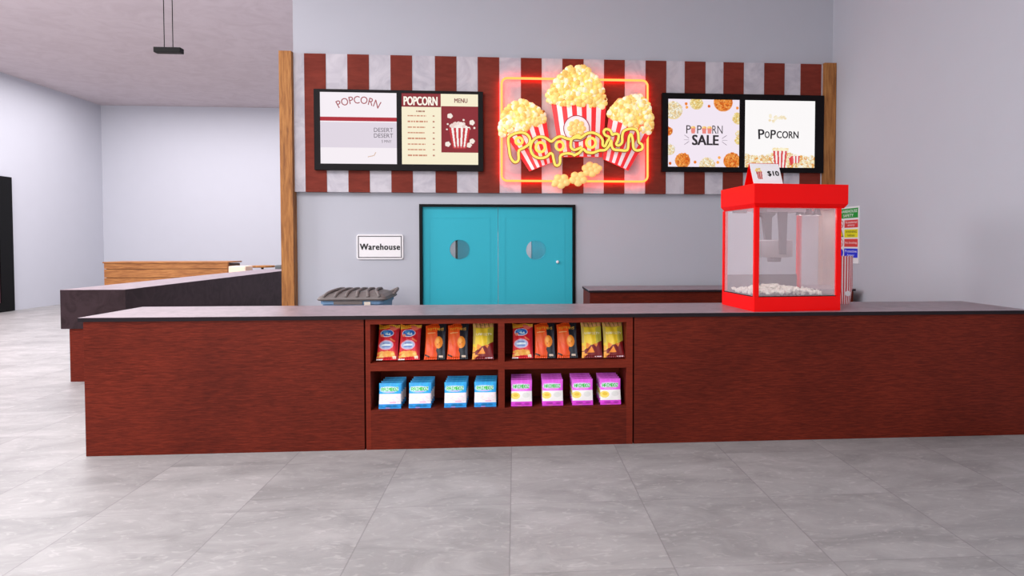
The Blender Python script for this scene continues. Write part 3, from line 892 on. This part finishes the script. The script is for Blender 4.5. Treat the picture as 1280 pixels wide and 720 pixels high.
bm = BM(); cc = Vector((.17*W, .53*H, .002)); bm.faces.new([bm.verts.new(fr @ (cc+Vector(e))) for e in ((-.055, -.045, 0), (.055, -.045, 0), (0, .055, 0))]); child('warning_triangle', bm, flat('triangle black', (20, 20, 10)), ss)
bm = BM(); cc = Vector((.17*W, .53*H, .003)); bm.faces.new([bm.verts.new(fr @ (cc+Vector(e))) for e in ((-.040, -.036, 0), (.040, -.036, 0), (0, .038, 0))]); child('warning_triangle', bm, flat('triangle yellow', (240, 222, 20)), ss)
bm = BM(); n = 24; bm.faces.new([bm.verts.new(fr @ Vector((.17*W+.05*math.cos(2*PI*i/n), .18*H+.05*math.sin(2*PI*i/n), .002))) for i in range(n)]); child('mandatory_symbol', bm, flat('symbol blue', (26, 40, 210)), ss)

# ------------------------------------------------------------------ front counter
XL, XJ0, XJ1 = -3.215, -1.152, 0.93
ZT = 1.045
tag(obj('counter_cabinet', box(BM(), XL, XJ0-.012, YF, 5.62, 0, ZT-.032, 0, .002), M_wood), 'closed red-brown counter cabinet at the left end of the front counter', 'counter', 'closed front counter cabinets')
tag(obj('counter_cabinet', box(BM(), XJ1+.012, XR-.004, YF, 5.62, 0, ZT-.032, 0, .002), M_wood), 'long closed red-brown counter cabinet under the popcorn machine', 'counter', 'closed front counter cabinets')
wt = thing('worktop', 'long dark stone worktop running along the whole front counter', 'worktop', (0, 5.3, ZT-.03))
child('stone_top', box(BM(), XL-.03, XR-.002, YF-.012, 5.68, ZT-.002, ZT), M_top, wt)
child('front_edge', box(BM(), XL-.03, XR-.002, YF-.012, 5.68, ZT-.031, ZT-.002), M_edge, wt)

sh = thing('snack_shelf', 'open red-brown display shelf unit with four compartments in the front counter', 'shelf unit', (-.11, YF, 0))
xi0, xd0, xd1, xi1 = -1.116, -.135, -.085, .88
D = YF+.36; zc1, zs0, zs1, zb = .975, .612, .672, .308; ytop = ZT-.032
wi = M_wood_in
child('side_panel', box(BM(), XJ0, xi0, YF, 5.6, 0, ytop), wi, sh); child('side_panel', box(BM(), xi1, XJ1, YF, 5.6, 0, ytop), wi, sh)
child('divider', box(BM(), xd0, xd1, YF, D, zb, zc1), wi, sh)
child('top_rail', box(BM(), xi0, xi1, YF, D, zc1, ytop), wi, sh)
child('shelf_board', box(BM(), xi0, xd0, YF, D, zs0, zs1), wi, sh); child('shelf_board', box(BM(), xd1, xi1, YF, D, zs0, zs1), wi, sh)
child('bottom_panel', box(BM(), xi0, xi1, YF, D, 0, zb), M_wood, sh)
child('back_panel', box(BM(), xi0, xi1, D, D+.02, 0, ytop), wi, sh)

# ------------------------------------------------------------------ snack bags
def bag_mesh(name, cv, W, H, T, crimp=True, seed=0, flat_=0.0):
    r = random.Random(seed); nu, nv = cv.w, cv.h; P = []; F = []; rc = []
    ph = [r.uniform(0, 6) for _ in range(8)]
    for s in (-1, 1):
        for j in range(nv+1):
            v = j/nv
            for i in range(nu+1):
                u = i/nu
                e = (max(0, math.sin(PI*u)))**.55*(max(0, math.sin(PI*min(1, max(0, (v-.04)/.92)))))**.45
                e = max(e, 0)
                pinch = 1-.07*math.sin(PI*v)**.6 if crimp else 1-.02*math.sin(PI*v)
                x = (u-.5)*W*pinch
                wr_ = .004*math.sin(9*v+ph[0]+4*u)+.003*math.sin(17*u+ph[1]+6*v)
                y = s*(T/2*e*(1+.12*math.sin(11*v+ph[2])*math.sin(7*u+ph[3])))+ (wr_*e*s if crimp else wr_*.2*e*s) + s*.0008
                z = v*H
                if crimp:
                    if v > .93 or v < .07: y += .002*math.sin(u*60)
                    z += (.008*math.sin(3.1*u+ph[4])+.005*math.sin(9*u+ph[5]))*(v**6)
                P.append((x, y, z))
    N = (nu+1)*(nv+1)
    for s in (0, 1):
        for j in range(nv):
            for i in range(nu):
                a = s*N+j*(nu+1)+i
                F.append((a, a+1, a+nu+2, a+nu+1) if s == 0 else (a+nu+1, a+nu+2, a+1, a)); rc.append((nv-1-j, i if s == 0 else nu-1-i))
    for j in range(nv):
        for i in (0, nu):
            a = j*(nu+1)+i; F.append((a, a+nu+1, a+nu+1+N, a+N)); rc.append((nv-1-j, min(i, nu-1)))
    for i in range(nu):
        for j in (0, nv):
            a = j*(nu+1)+i; F.append((a, a+1, a+1+N, a+N)); rc.append((0 if j else nv-1, i))
    me = bpy.data.meshes.new(name); me.from_pydata(P, [], F); me.materials.append(M_bag)
    me.polygons.foreach_set('use_smooth', [True]*len(me.polygons))
    paint(me, cv, np.array(rc)); me.update(); return me
M_bag = attr_mat('printed foil bag', 0.38, 0.0, 0.5)

def cv_red():
    r = random.Random(1); c = Cv(84, 126, (222, 28, 44))
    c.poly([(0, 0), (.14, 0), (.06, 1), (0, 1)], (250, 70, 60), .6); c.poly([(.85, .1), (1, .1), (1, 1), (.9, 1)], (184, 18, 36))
    c.rect(0, 0, 1, .11, (250, 160, 40)); c.poly([(0, .07), (0, .16), (.5, .1)], (250, 190, 60)); c.poly([(.5, .02), (1, .1), (.7, .2), (.55, .14)], (244, 120, 100)); c.poly([(.6, .0), (1, 0), (1, .08), (.85, .1)], (250, 190, 70))
    c.ell(.42, .27, .33, .115, (235, 235, 250)); c.ell(.43, .265, .29, .095, (44, 110, 200)); c.ell(.36, .24, .13, .045, (90, 170, 235)); c.poly([(.32, .3), (.42, .24), (.5, .3), (.56, .25), (.62, .32), (.45, .33)], (220, 245, 250))
    c.ell(.2, .33, .09, .04, (250, 160, 130))
    c.poly([(.6, .4), (.85, .48), (.82, .52), (.62, .46)], (245, 130, 80))
    c.ell(.42, .6, .36, .13, (236, 170, 190)); c.ell(.42, .6, .31, .11, (170, 190, 225)); c.ell(.42, .6, .24, .03, (230, 245, 250)); c.rect(.26, .54, .6, .565, (90, 120, 190)); c.rect(.24, .63, .62, .655, (100, 130, 200))
    for _ in range(40): u = r.uniform(.08, .8); c.ell(u, r.uniform(.84, .95)-.06*math.sin(PI*u), .1, .035, r.choice([(246, 180, 70), (250, 200, 100), (240, 160, 60)]))
    c.rect(0, .965, .3, 1, (250, 240, 235)); c.rect(.75, .9, .92, .97, (245, 225, 200)); return c
def cv_org():
    r = random.Random(2); c = Cv(84, 126, (240, 84, 20))
    c.poly([(.62, 0), (1, 0), (1, 1), (.6, 1), (.62, .85), (.56, .76), (.68, .5), (.6, .34), (.58, .22), (.7, .1)], (34, 38, 46))
    for _ in range(14): c.line(r.uniform(.8, .98), r.uniform(.1, .9), r.uniform(.85, 1), r.uniform(.1, .95), .012, (80, 84, 96), .6)
    c.poly([(.1, .1), (.5, .3), (.3, .6), (.05, .5)], (250, 110, 30), .5); c.poly([(.3, .6), (.55, .7), (.4, .95)], (226, 62, 12), .6)
    ctext(c, 'TOTTANS', .1, .13, .88, .20, (252, 190, 60)); c.rect(.1, .26, .5, .275, (255, 190, 130)); c.rect(.12, .28, .4, .29, (250, 150, 90))
    c.ell(.68, .54, .2, .165, (248, 146, 36)); c.ell(.64, .5, .1, .07, (255, 176, 70)); c.ell(.62, .6, .03, .02, (210, 110, 20)); c.ell(.72, .55, .03, .02, (220, 120, 20))
    c.poly([(.02, .85), (.28, .92), (.24, .95), (.02, .9)], (50, 30, 20)); c.rect(.7, .9, .9, .95, (220, 200, 180)); c.rect(0, .97, .55, 1, (230, 80, 20)); return c
def cv_yel():
    r = random.Random(3); c = Cv(84, 126, (240, 208, 50))
    for k in range(12): c.poly([(k/10-.1, 0), (k/10-.03, 0), (k/10+.03, .16), (k/10-.05, .16)], (220, 160, 124) if k % 2 else (176, 118, 92))
    c.rect(0, .15, 1, .18, (200, 160, 60), .6)
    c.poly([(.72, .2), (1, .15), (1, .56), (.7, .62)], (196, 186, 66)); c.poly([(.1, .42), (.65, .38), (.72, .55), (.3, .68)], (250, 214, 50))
    c.poly([(0, .15), (.14, .2), (.1, .6), (0, .6)], (206, 180, 90)); ctext(c, 'VARIETY', .16, .32, .92, .38, (250, 244, 226))
    c.poly([(1, .54), (1, 1), (.05, 1), (.0, .85), (.4, .68), (.7, .64)], (122, 18, 24))
    c.poly([(.22, .6), (.45, .66), (.28, .76), (.18, .74)], (246, 150, 50)); c.poly([(.55, .64), (.8, .63), (.72, .72)], (240, 140, 50)); c.poly([(.48, .7), (.62, .86), (.25, .87)], (246, 146, 44)); c.poly([(0, .66), (.14, .7), (.12, 1), (0, 1)], (240, 170, 60)); c.poly([(.05, .88), (.3, .9), (.05, 1)], (246, 160, 60))
    c.line(0, .83, .3, .83, .015, (130, 30, 20)); c.rect(.62, .955, .68, .98, (240, 220, 220)); c.rect(.72, .95, .95, .98, (235, 210, 220)); return c
def cv_pack(top, mid, low, acc, word, pic):
    r = random.Random(6); c = Cv(92, 106, mid)
    c.rect(0, 0, 1, .42, top)
    for _ in range(8): a = r.random(); c.poly([(a, 0), (a+.07, 0), (a-.02, .42), (a-.09, .42)], tuple(min(255, int(q*1.12)) for q in top), .5)
    c.ell(.45, .26, .44, .13, (240, 236, 252), .6); c.rect(.08, .165, .88, .325, (226, 238, 248), .9); ctext(c, word, .1, .18, .86, .31, (8, 196, 16)); ctext(c, word, .112, .19, .872, .32, (20, 205, 30))
    c.rect(.3, .34, .7, .37, acc, .7)
    if pic == 'lemon':
        c.ell(.2, .6, .23, .13, (252, 226, 110)); c.ell(.22, .58, .13, .06, (240, 200, 50)); c.ell(.72, .58, .18, .1, (240, 240, 236))
    else:
        for _ in range(26): c.ell(r.uniform(.05, .95), r.uniform(.46, .76), .05, .025, r.choice([(252, 232, 240), (238, 248, 240), (250, 240, 232), (255, 250, 252)]))
        c.rect(.5, .74, .78, .78, (244, 170, 220), .7)
    c.rect(0, .82, 1, 1, low)
    for _ in range(6): u = r.random(); c.ell(u, .9, .1, .04, tuple(int(q*.8) for q in low), .7)
    c.rect(.3, .95, .5, 1, acc, .7); return c
def make_bag(name, me, label, cat, loc, rx, rz, group):
    o = bpy.data.objects.new(name, me); C.objects.link(o); o.location = loc; o.rotation_euler = (rx, 0, rz)
    return tag(o, label, cat, group)
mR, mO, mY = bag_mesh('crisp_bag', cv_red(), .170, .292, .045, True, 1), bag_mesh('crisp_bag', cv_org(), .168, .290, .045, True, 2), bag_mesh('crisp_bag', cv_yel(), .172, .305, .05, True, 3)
mB = bag_mesh('sweet_pack', cv_pack((40, 176, 250), (255, 246, 250), (34, 158, 240), (236, 150, 226), 'RAIMBOZ', 'x'), .172, .197, .028, False, 4)
mP = bag_mesh('sweet_pack', cv_pack((246, 100, 242), (255, 252, 250), (236, 70, 230), (236, 120, 200), 'HAIMBOZ', 'lemon'), .166, .205, .028, False, 5)
mR.name = 'crisp_bag_red'
lean = -math.radians(24)
def bagrow(items):
    for px_, me, lab in items:
        yy = YF+.075 if me is not mY else YF+.06
        x = pix(px_, 449, yy-.01).x
        make_bag('crisp_bag', me, lab, 'bag of crisps', (x, yy, zs1+.001+.0095), lean, 0, 'bags of crisps on the upper shelves')
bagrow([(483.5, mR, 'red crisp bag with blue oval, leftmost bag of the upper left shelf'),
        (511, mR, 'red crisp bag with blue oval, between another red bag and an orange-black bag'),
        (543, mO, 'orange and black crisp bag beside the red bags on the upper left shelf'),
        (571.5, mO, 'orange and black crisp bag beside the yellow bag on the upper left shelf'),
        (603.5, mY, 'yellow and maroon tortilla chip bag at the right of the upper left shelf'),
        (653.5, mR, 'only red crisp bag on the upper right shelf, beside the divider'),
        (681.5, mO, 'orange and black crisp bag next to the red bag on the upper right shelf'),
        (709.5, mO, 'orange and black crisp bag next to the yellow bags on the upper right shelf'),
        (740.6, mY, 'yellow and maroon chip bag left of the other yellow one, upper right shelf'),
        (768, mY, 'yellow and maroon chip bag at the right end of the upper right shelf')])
ordn = ['frontmost', 'second from front', 'third from front', 'rearmost']
bl = [(487, 'leftmost'), (524.5, 'second'), (569, 'third'), (606.5, 'rightmost')]
pk = [(652, 'leftmost'), (691, 'second'), (728.5, 'third'), (763.5, 'rightmost')]
for lst, me, colr, side in ((bl, mB, 'blue and white', 'lower left'), (pk, mP, 'pink and white', 'lower right')):
    for px_, pos in lst:
        x = pix(px_, 511, YF+.02).x
        for k in range(4):
            make_bag('sweet_pack', me, '%s sweet pack, %s in the %s stack%s' % (colr, ordn[k], pos, '' if pos.endswith('most') else ' from the left'), 'pack of sweets',
                     (x, YF+.03+k*.074, zb+.0005+.003), -math.radians(9), 0, colr+' sweet packs')

# ------------------------------------------------------------------ popcorn machine
MW, MD = .757, .64
pm = thing('popcorn_machine', 'red popcorn machine with glass sides standing on the front worktop', 'popcorn machine', (1.925, 4.905, ZT), math.radians(4.5))
def pch(name, bm, m, parent=None, smooth=False): return obj(name, bm, m, parent or pm, smooth)
zb1, zg, zt = .118, .842, 1.035
bm = BM(); box(bm, 0, MW, 0, MD, 0, zb1, 0, .003); pch('base', bm, M_red)
pch('base_trim', box(BM(), .004, MW-.004, .004, MD-.004, zb1, zb1+.006), M_black)
# canopy: slightly flared box with a chamfered lower edge
bm = BM()
def sect(o, z): return [(-.012-o, -.012-o), (MW+.05+o, -.012-o), (MW+.05+o, MD+.012+o), (-.012-o, MD+.012+o)], z
secs = [sect(-.035+.012, zg), sect(0, zg+.035), sect(.0, zt)]
rings = [[bm.verts.new((x, y, z)) for x, y in p] for p, z in secs]
bm.faces.new(rings[0][::-1]); bm.faces.new(rings[-1])
for a_, b_ in zip(rings, rings[1:]):
    for i in range(4): bm.faces.new((a_[i], a_[(i+1) % 4], b_[(i+1) % 4], b_[i]))
pch('canopy', bm, M_red)
pw = .04
for x in (0, MW-pw):
    for y in (0, MD-pw*.7):
        pch('corner_post', box(BM(), x, x+pw, y, y+pw*.7, zb1, zg, 0, .003), M_red if y == 0 or x == 0 else M_red)
g = .006
pch('glass_panel', box(BM(), pw, MW-pw, .012, .012+g, zb1+.006, zg), M_glass)
pch('glass_panel', box(BM(), .012, .012+g, pw*.7, MD-pw*.7, zb1+.006, zg), M_glass)
pch('glass_panel', box(BM(), MW-.012-g, MW-.012, pw*.7, MD-pw*.7, zb1+.006, zg), M_glass)
pch('back_panel', box(BM(), pw, MW-pw, MD-.018, MD-.012, zb1+.006, .27), M_dsteel)
# kettle with its two hangers
kx, ky = .325, .30
kt = pch('kettle', lathe(BM(), [(.11, .435), (.148, .44), (.15, .575), (.154, .582), (.144, .584), (.14, .45), (0.001, .45)], 32, (kx, ky, 0)), M_steel, None, True)
pch('kettle_foot', lathe(BM(), [(.054, .395), (.06, .435)], 24, (kx, ky, 0)), M_dsteel, kt)
pch('hanger_arm', prism(BM(), [(.238, .585), (.29, .585), (.292, .775), (.325, .80), (.325, .815), (.175, .815), (.175, .80), (.212, .775)], 'y', ky-.02, ky+.02), M_dsteel)
pch('hanger_arm', prism(BM(), [(.288, .462), (.344, .462), (.353, .842), (.266, .842)], 'y', ky-.17, ky-.156), M_dsteel)
pch('hanger_plate', box(BM(), .15, .50, ky-.2, ky+.06, .815, .842), M_steel)
for x in (.475, .552, .629):
    hlp = pch('heat_lamp', lathe(BM(), [(.036, .79), (.028, .815), (.022, .842)], 16, (x, .15, 0)), M_dsteel)
    l = bpy.data.lights.new('heat_lamp_light', 'POINT'); l.energy = 0.35; l.shadow_soft_size = 0.0; l.color = (1, .93, .85)
    lo = bpy.data.objects.new('heat_lamp_light', l); C.objects.link(lo); lo.parent = hlp; lo.location = (x, .15, .775)
pch('vent_bar', box(BM(), .03, .15, .46, .50, .82, .842), M_dsteel)
# popcorn lying in the machine
r = random.Random(11); P = []; Fc = []; off = 0
ico = bmesh.new(); bmesh.ops.create_icosphere(ico, subdivisions=1, radius=1); iv = np.array([v.co[:] for v in ico.verts]); ifc = np.array([[v.index for v in f.verts] for f in ico.faces]); ico.free()
for k in range(300):
    x = min(max(r.gauss(.36, .16), .06), MW-.08); y = r.uniform(.04, MD-.06); h = .05*math.exp(-((x-.34)/.2)**2)*(1-.5*abs(y-.3)/.3)
    z = zb1+.014+r.random()*max(h, .006)
    for q in range(4):
        s = r.uniform(.009, .0145); P.append(iv*s+np.array((x+r.uniform(-.014, .014), y+r.uniform(-.014, .014), z+r.uniform(-.002, .022)))); Fc.append(ifc+off); off += len(iv)
me = bpy.data.meshes.new('popcorn'); me.from_pydata(np.vstack(P).tolist(), [], np.vstack(Fc).tolist()); me.materials.append(M_pop)
o = bpy.data.objects.new('popcorn', me); C.objects.link(o); o.location = pm.location; o.rotation_euler = pm.rotation_euler
tag(o, 'white popcorn lying on the floor of the red machine', 'popcorn', None, 'stuff')
# price card on the canopy
pc = thing('price_card', 'red and white folded price card reading $10 on top of the popcorn machine', 'price card', (pm.location.x, pm.location.y, ZT+zt), math.radians(4.5))
cx0, cx1, cyf, cyb, hh = .0, .255, .03, .20, .178
bm = BM(); prism(bm, [(cyf, 0), (cyf+.006, 0), ((cyf+cyb)/2, hh-.006), (cyb-.006, 0), (cyb, 0), ((cyf+cyb)/2, hh)], 'x', cx0, cx1)
sl = math.atan2((cyb-cyf)/2, hh)
obj('folded_card', bm, M_red, pc)
ox = .02
# front face
n_up = Vector((0, (cyb-cyf)/2, hh)).normalized(); fr = frame((cx0, cyf-.0015, 0), (1, 0, 0), n_up)
Ls = math.hypot((cyb-cyf)/2, hh)
c = Cv(64, 44, (250, 248, 250)); c.rect(0, 0, 1, .03, (220, 30, 30))
rr_ = random.Random(4)
for _ in range(18): c.ell(rr_.uniform(.17, .33), rr_.uniform(.28, .42), .035, .05, rr_.choice(POPC[:3]))
bucket(c, .27, .42, .78, .10, .07, 5, (196, 60, 60), (230, 170, 160)); 
bt = art('card_face', c, fr, cx1-cx0, Ls, M_attr, pc, .0005)
text('lettering', '$10', fr, .55*(cx1), .93*cx1, .36*Ls, .62*Ls, M_txt, bt, .04, 0, 0, depth=.0025)

# ------------------------------------------------------------------ striped popcorn cups right of the machine
M_cr, M_cw = flat('cup red', (206, 52, 58), .6), flat('cup white', (246, 232, 234), .6)
def cup_bm():
    bm = BM(); n = 40
    lathe(bm, [(.048, 0), (.05, .002), (.073, .165), (.075, .168), (.072, .168), (.047, .004)], n, (0, 0, 0), 0, lambda i: i % 2)
    return bm
cx, cy_ = 3.0, 5.50
cup = thing('popcorn_cup', 'red and white striped paper cup with round badge, lowest of the stack beside the machine', 'popcorn cup', (cx, cy_, ZT), 0, 'stacked striped popcorn cups')
ub = obj('cup_wall', cup_bm(), [M_cr, M_cw], cup)
bm = BM(); lathe(bm, [(.024, -.004), (.024, .004)], 20); bmesh.ops.rotate(bm, verts=bm.verts, cent=(0, 0, 0), matrix=Matrix.Rotation(PI/2, 3, 'X')); bmesh.ops.translate(bm, verts=bm.verts, vec=(0, -.068, .10))
obj('badge', bm, M_white, cup)
num = ['second', 'third', 'fourth', 'fifth', 'sixth', 'seventh', 'eighth', 'ninth', 'tenth', 'eleventh', 'twelfth', 'thirteenth']
step = .0225
for k in range(12):
    lab = 'red and white striped paper cup, %s from the bottom of the stack beside the machine' % num[k] if k < 11 else 'red and white striped paper cup on top of the stack beside the machine'
    c2 = cup.copy(); C.objects.link(c2); c2.location = (cx, cy_, ZT+step*(k+1)); c2['label'] = lab
    u2 = ub.copy(); C.objects.link(u2); u2.parent = c2

# ------------------------------------------------------------------ back counter and side counter
bc = thing('back_counter', 'low red-brown counter with stone top against the back wall, right of the teal doors', 'counter', (2.5, 7.75, 0))
child('cabinet', box(BM(), .885, 4.14, 7.37, YB-.124, 0, 1.015), M_wood, bc)
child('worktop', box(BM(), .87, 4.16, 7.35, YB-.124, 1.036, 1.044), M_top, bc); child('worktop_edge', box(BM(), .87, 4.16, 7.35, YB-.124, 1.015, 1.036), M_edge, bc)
sc = thing('side_counter', 'long counter with thick charcoal stone slab and red-brown base at the far left', 'counter', (-4.85, 7.53, 0))
child('stone_slab', box(BM(), -5.205, -4.49, 7.53, 13.2, .615, 1.063, 0, .003), M_slab, sc)
child('base', box(BM(), -5.125, -4.56, 7.55, 13.1, 0, .615), M_wood, sc)
child('stone_side', box(BM(), -4.555, -4.50, 7.6, 13.1, 0, .615), M_slab, sc)
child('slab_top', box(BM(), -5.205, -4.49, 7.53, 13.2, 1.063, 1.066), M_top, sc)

# ------------------------------------------------------------------ bin
bn = thing('wheeled_bin', 'blue wheeled bin with ribbed grey lid behind the counter, below the Warehouse sign', 'bin', (-1.865, 7.6, 0))
W2, D2 = .37, .34
def ringz(bm, w, d, z, x=0, y=0, r=.06, n=4):
    out = []
    for sx, sy, s in ((1, 1, 0), (-1, 1, 90), (-1, -1, 180), (1, -1, 270)):
        for k in range(n+1):
            q = math.radians(s+90*k/n); out.append(bm.verts.new((x+sx*(w-r)+r*math.cos(q), y+sy*(d-r)+r*math.sin(q), z)))
    return out
def loft(bm, R):
    bm.faces.new(R[0][::-1]); bm.faces.new(R[-1]); n = len(R[0])
    for a_, b_ in zip(R, R[1:]):
        for i in range(n): bm.faces.new((a_[i], a_[(i+1) % n], b_[(i+1) % n], b_[i]))
    return bm
bm = BM(); loft(bm, [ringz(bm, .27, .25, .1), ringz(bm, .345, .315, .90), ringz(bm, .36, .33, .905), ringz(bm, .36, .33, .945)]); obj('body', bm, M_bin_blue, bn)
bm = BM(); loft(bm, [ringz(bm, .385, .35, .945), ringz(bm, .395, .36, .96), ringz(bm, .38, .345, .985), ringz(bm, .33, .30, 1.015), ringz(bm, .24, .22, 1.038), ringz(bm, .12, .10, 1.045, r=.04)]); lid = obj('lid', bm, M_bin_lid, bn, False)
bm = BM()
for k in range(6):
    x = -.25+k*.10; h = .012
    sp = [(x*1.25, -.345, .982), (x*1.15, -.30, 1.008+h), (x, -.22, 1.032+h), (x*.9, 0, 1.042+h), (x*.9, .2, 1.03+h)]
    tube(bm, smoothpath(sp), .019, 8)
obj('lid_rib', bm, M_bin_lid, lid, True)
bm = BM(); tube(bm, [(.30, .30, .99), (.40, .33, 1.035), (.42, .20, 1.035), (.42, -.05, 1.0)], .018, 8); obj('lid_handle', bm, M_bin_lid, bn, True)
bm = BM(); box(bm, -.20, .12, -.342, -.33, .90, .94); obj('front_latch', bm, M_bin_lid, bn)
bm = BM(); box(bm, .14, .21, -.338, -.328, .86, .93); obj('label_sticker', bm, flat('cream sticker', (226, 214, 200)), bn)
for sx in (-1, 1):
    bm = BM(); lathe(bm, [(.03, -.02), (.095, -.025), (.1, -.015), (.1, .015), (.095, .025), (.03, .02)], 24); bmesh.ops.rotate(bm, verts=bm.verts, cent=(0, 0, 0), matrix=Matrix.Rotation(PI/2, 3, 'Y')); bmesh.ops.translate(bm, verts=bm.verts, vec=(sx*.29, .20, .1)); obj('wheel', bm, M_black, bn, True)
bm = BM(); box(bm, -.24, .24, -.24, -.14, 0, .1); obj('front_foot', bm, M_bin_blue, bn)

# ------------------------------------------------------------------ lobby things at the left
pd = thing('poster_case', 'tall black frame with dark pink picture on the left lobby wall', 'poster frame', (-11.9, 14.6, 0))
child('frame', (lambda b: (box(b, -11.9, -11.82, 15.25, 15.63, 0.01, 3.15), box(b, -11.9, -11.82, 13.2, 13.5, 0.01, 3.15), box(b, -11.9, -11.82, 13.5, 15.25, .01, .22), box(b, -11.9, -11.82, 13.5, 15.25, 2.9, 3.15), b)[-1])(BM()), M_black, pd)
child('picture', box(BM(), -11.88, -11.85, 13.5, 15.25, .22, 2.9), flat('dusty pink picture', (132, 78, 92), .5), pd)
# plank desk
kd = thing('plank_desk', 'oak plank desk standing behind the stone side counter', 'desk', (-8.3, 15.3, 0))
a = pix(130, 335, 15.0).x; b = pix(284.5, 335, 15.0).x
z = 0; hs = [.2]*5+[.14]
for h in hs:
    child('plank', box(BM(), a, b, 15.0, 15.08, z+.012, z+h, 0, .004), M_plank, kd); z += h
child('carcass', box(BM(), a+.02, b-.02, 15.05, 15.7, 0, z-.02), flat('dark gap', (70, 44, 26)), kd)
child('top', box(BM(), a-.02, b+.02, 14.98, 15.72, z, z+.03), M_plank, kd)
# cream stool block beside it
a = pix(285.5, 345, 14.6).x; b = pix(307, 345, 14.6).x
o = obj('ottoman', box(BM(), a, b, 14.6, 15.0, 0.0, 1.08, 0, .03), flat('cream peach fabric', (250, 214, 190), .8)); tag(o, 'cream peach upholstered block at the right end of the plank desk', 'ottoman')
# small table
tb = thing('bar_table', 'small table with thin wooden top and black leg beyond the side counter', 'table', (pix(328, 335, 16.0).x, 16.0, 0))
zt_ = pix(328, 333.2, 16.0).z; hw = (pix(343, 333, 16).x-pix(313, 333, 16).x)/2
obj('table_top', lathe(BM(), [(hw-.01, zt_-.02), (hw, zt_-.01), (hw, zt_+.02), (hw-.01, zt_+.025)], 40), M_oak, tb); obj('leg', lathe(BM(), [(.24, 0), (.24, .015), (.03, .03), (.03, zt_-.02)], 20), M_black, tb)
# grey armchair
ax = pix(343.5, 338, 14.2).x; zc = pix(345, 324, 14.2).z; za = pix(345, 331.5, 14.2).z
ch = thing('armchair', 'dark grey armchair partly hidden behind the left oak post', 'armchair', (ax+.4, 14.5, 0)); mg = flat('dark grey cloth', (92, 96, 98), .8)
obj('seat', box(BM(), -.28, .28, -.28, .35, .12, .55, 0, .03), mg, ch); obj('backrest', box(BM(), -.34, .40, .28, .45, .12, zc, 0, .03), mg, ch)
obj('armrest', box(BM(), -.40, -.26, -.3, .40, 0.0, za, 0, .03), mg, ch); obj('armrest', box(BM(), .26, .40, -.3, .40, 0.0, za, 0, .03), mg, ch)
# two thin cables hanging from the ceiling, carrying a small black lamp
hl = thing('pendant_lamp', 'small black bar lamp hung on two thin cables from the lobby ceiling', 'lamp', (pix(210, 60, 9.0).x, 9.0, 5.57))
xa, xb = pix(204.6, 15, 9.0).x-hl.location.x, pix(215.4, 15, 9.0).x-hl.location.x; zl_ = pix(210, 60, 9.0).z-5.57
for x in (xa, xb):
    obj('cable', tube(BM(), [(x, 0, -.001), (x, 0, zl_)], .006, 8), M_black, hl)
obj('lamp_body', box(BM(), xa-.12, xb+.12, -.05, .05, zl_-.07, zl_, 0, .008), M_black, hl)
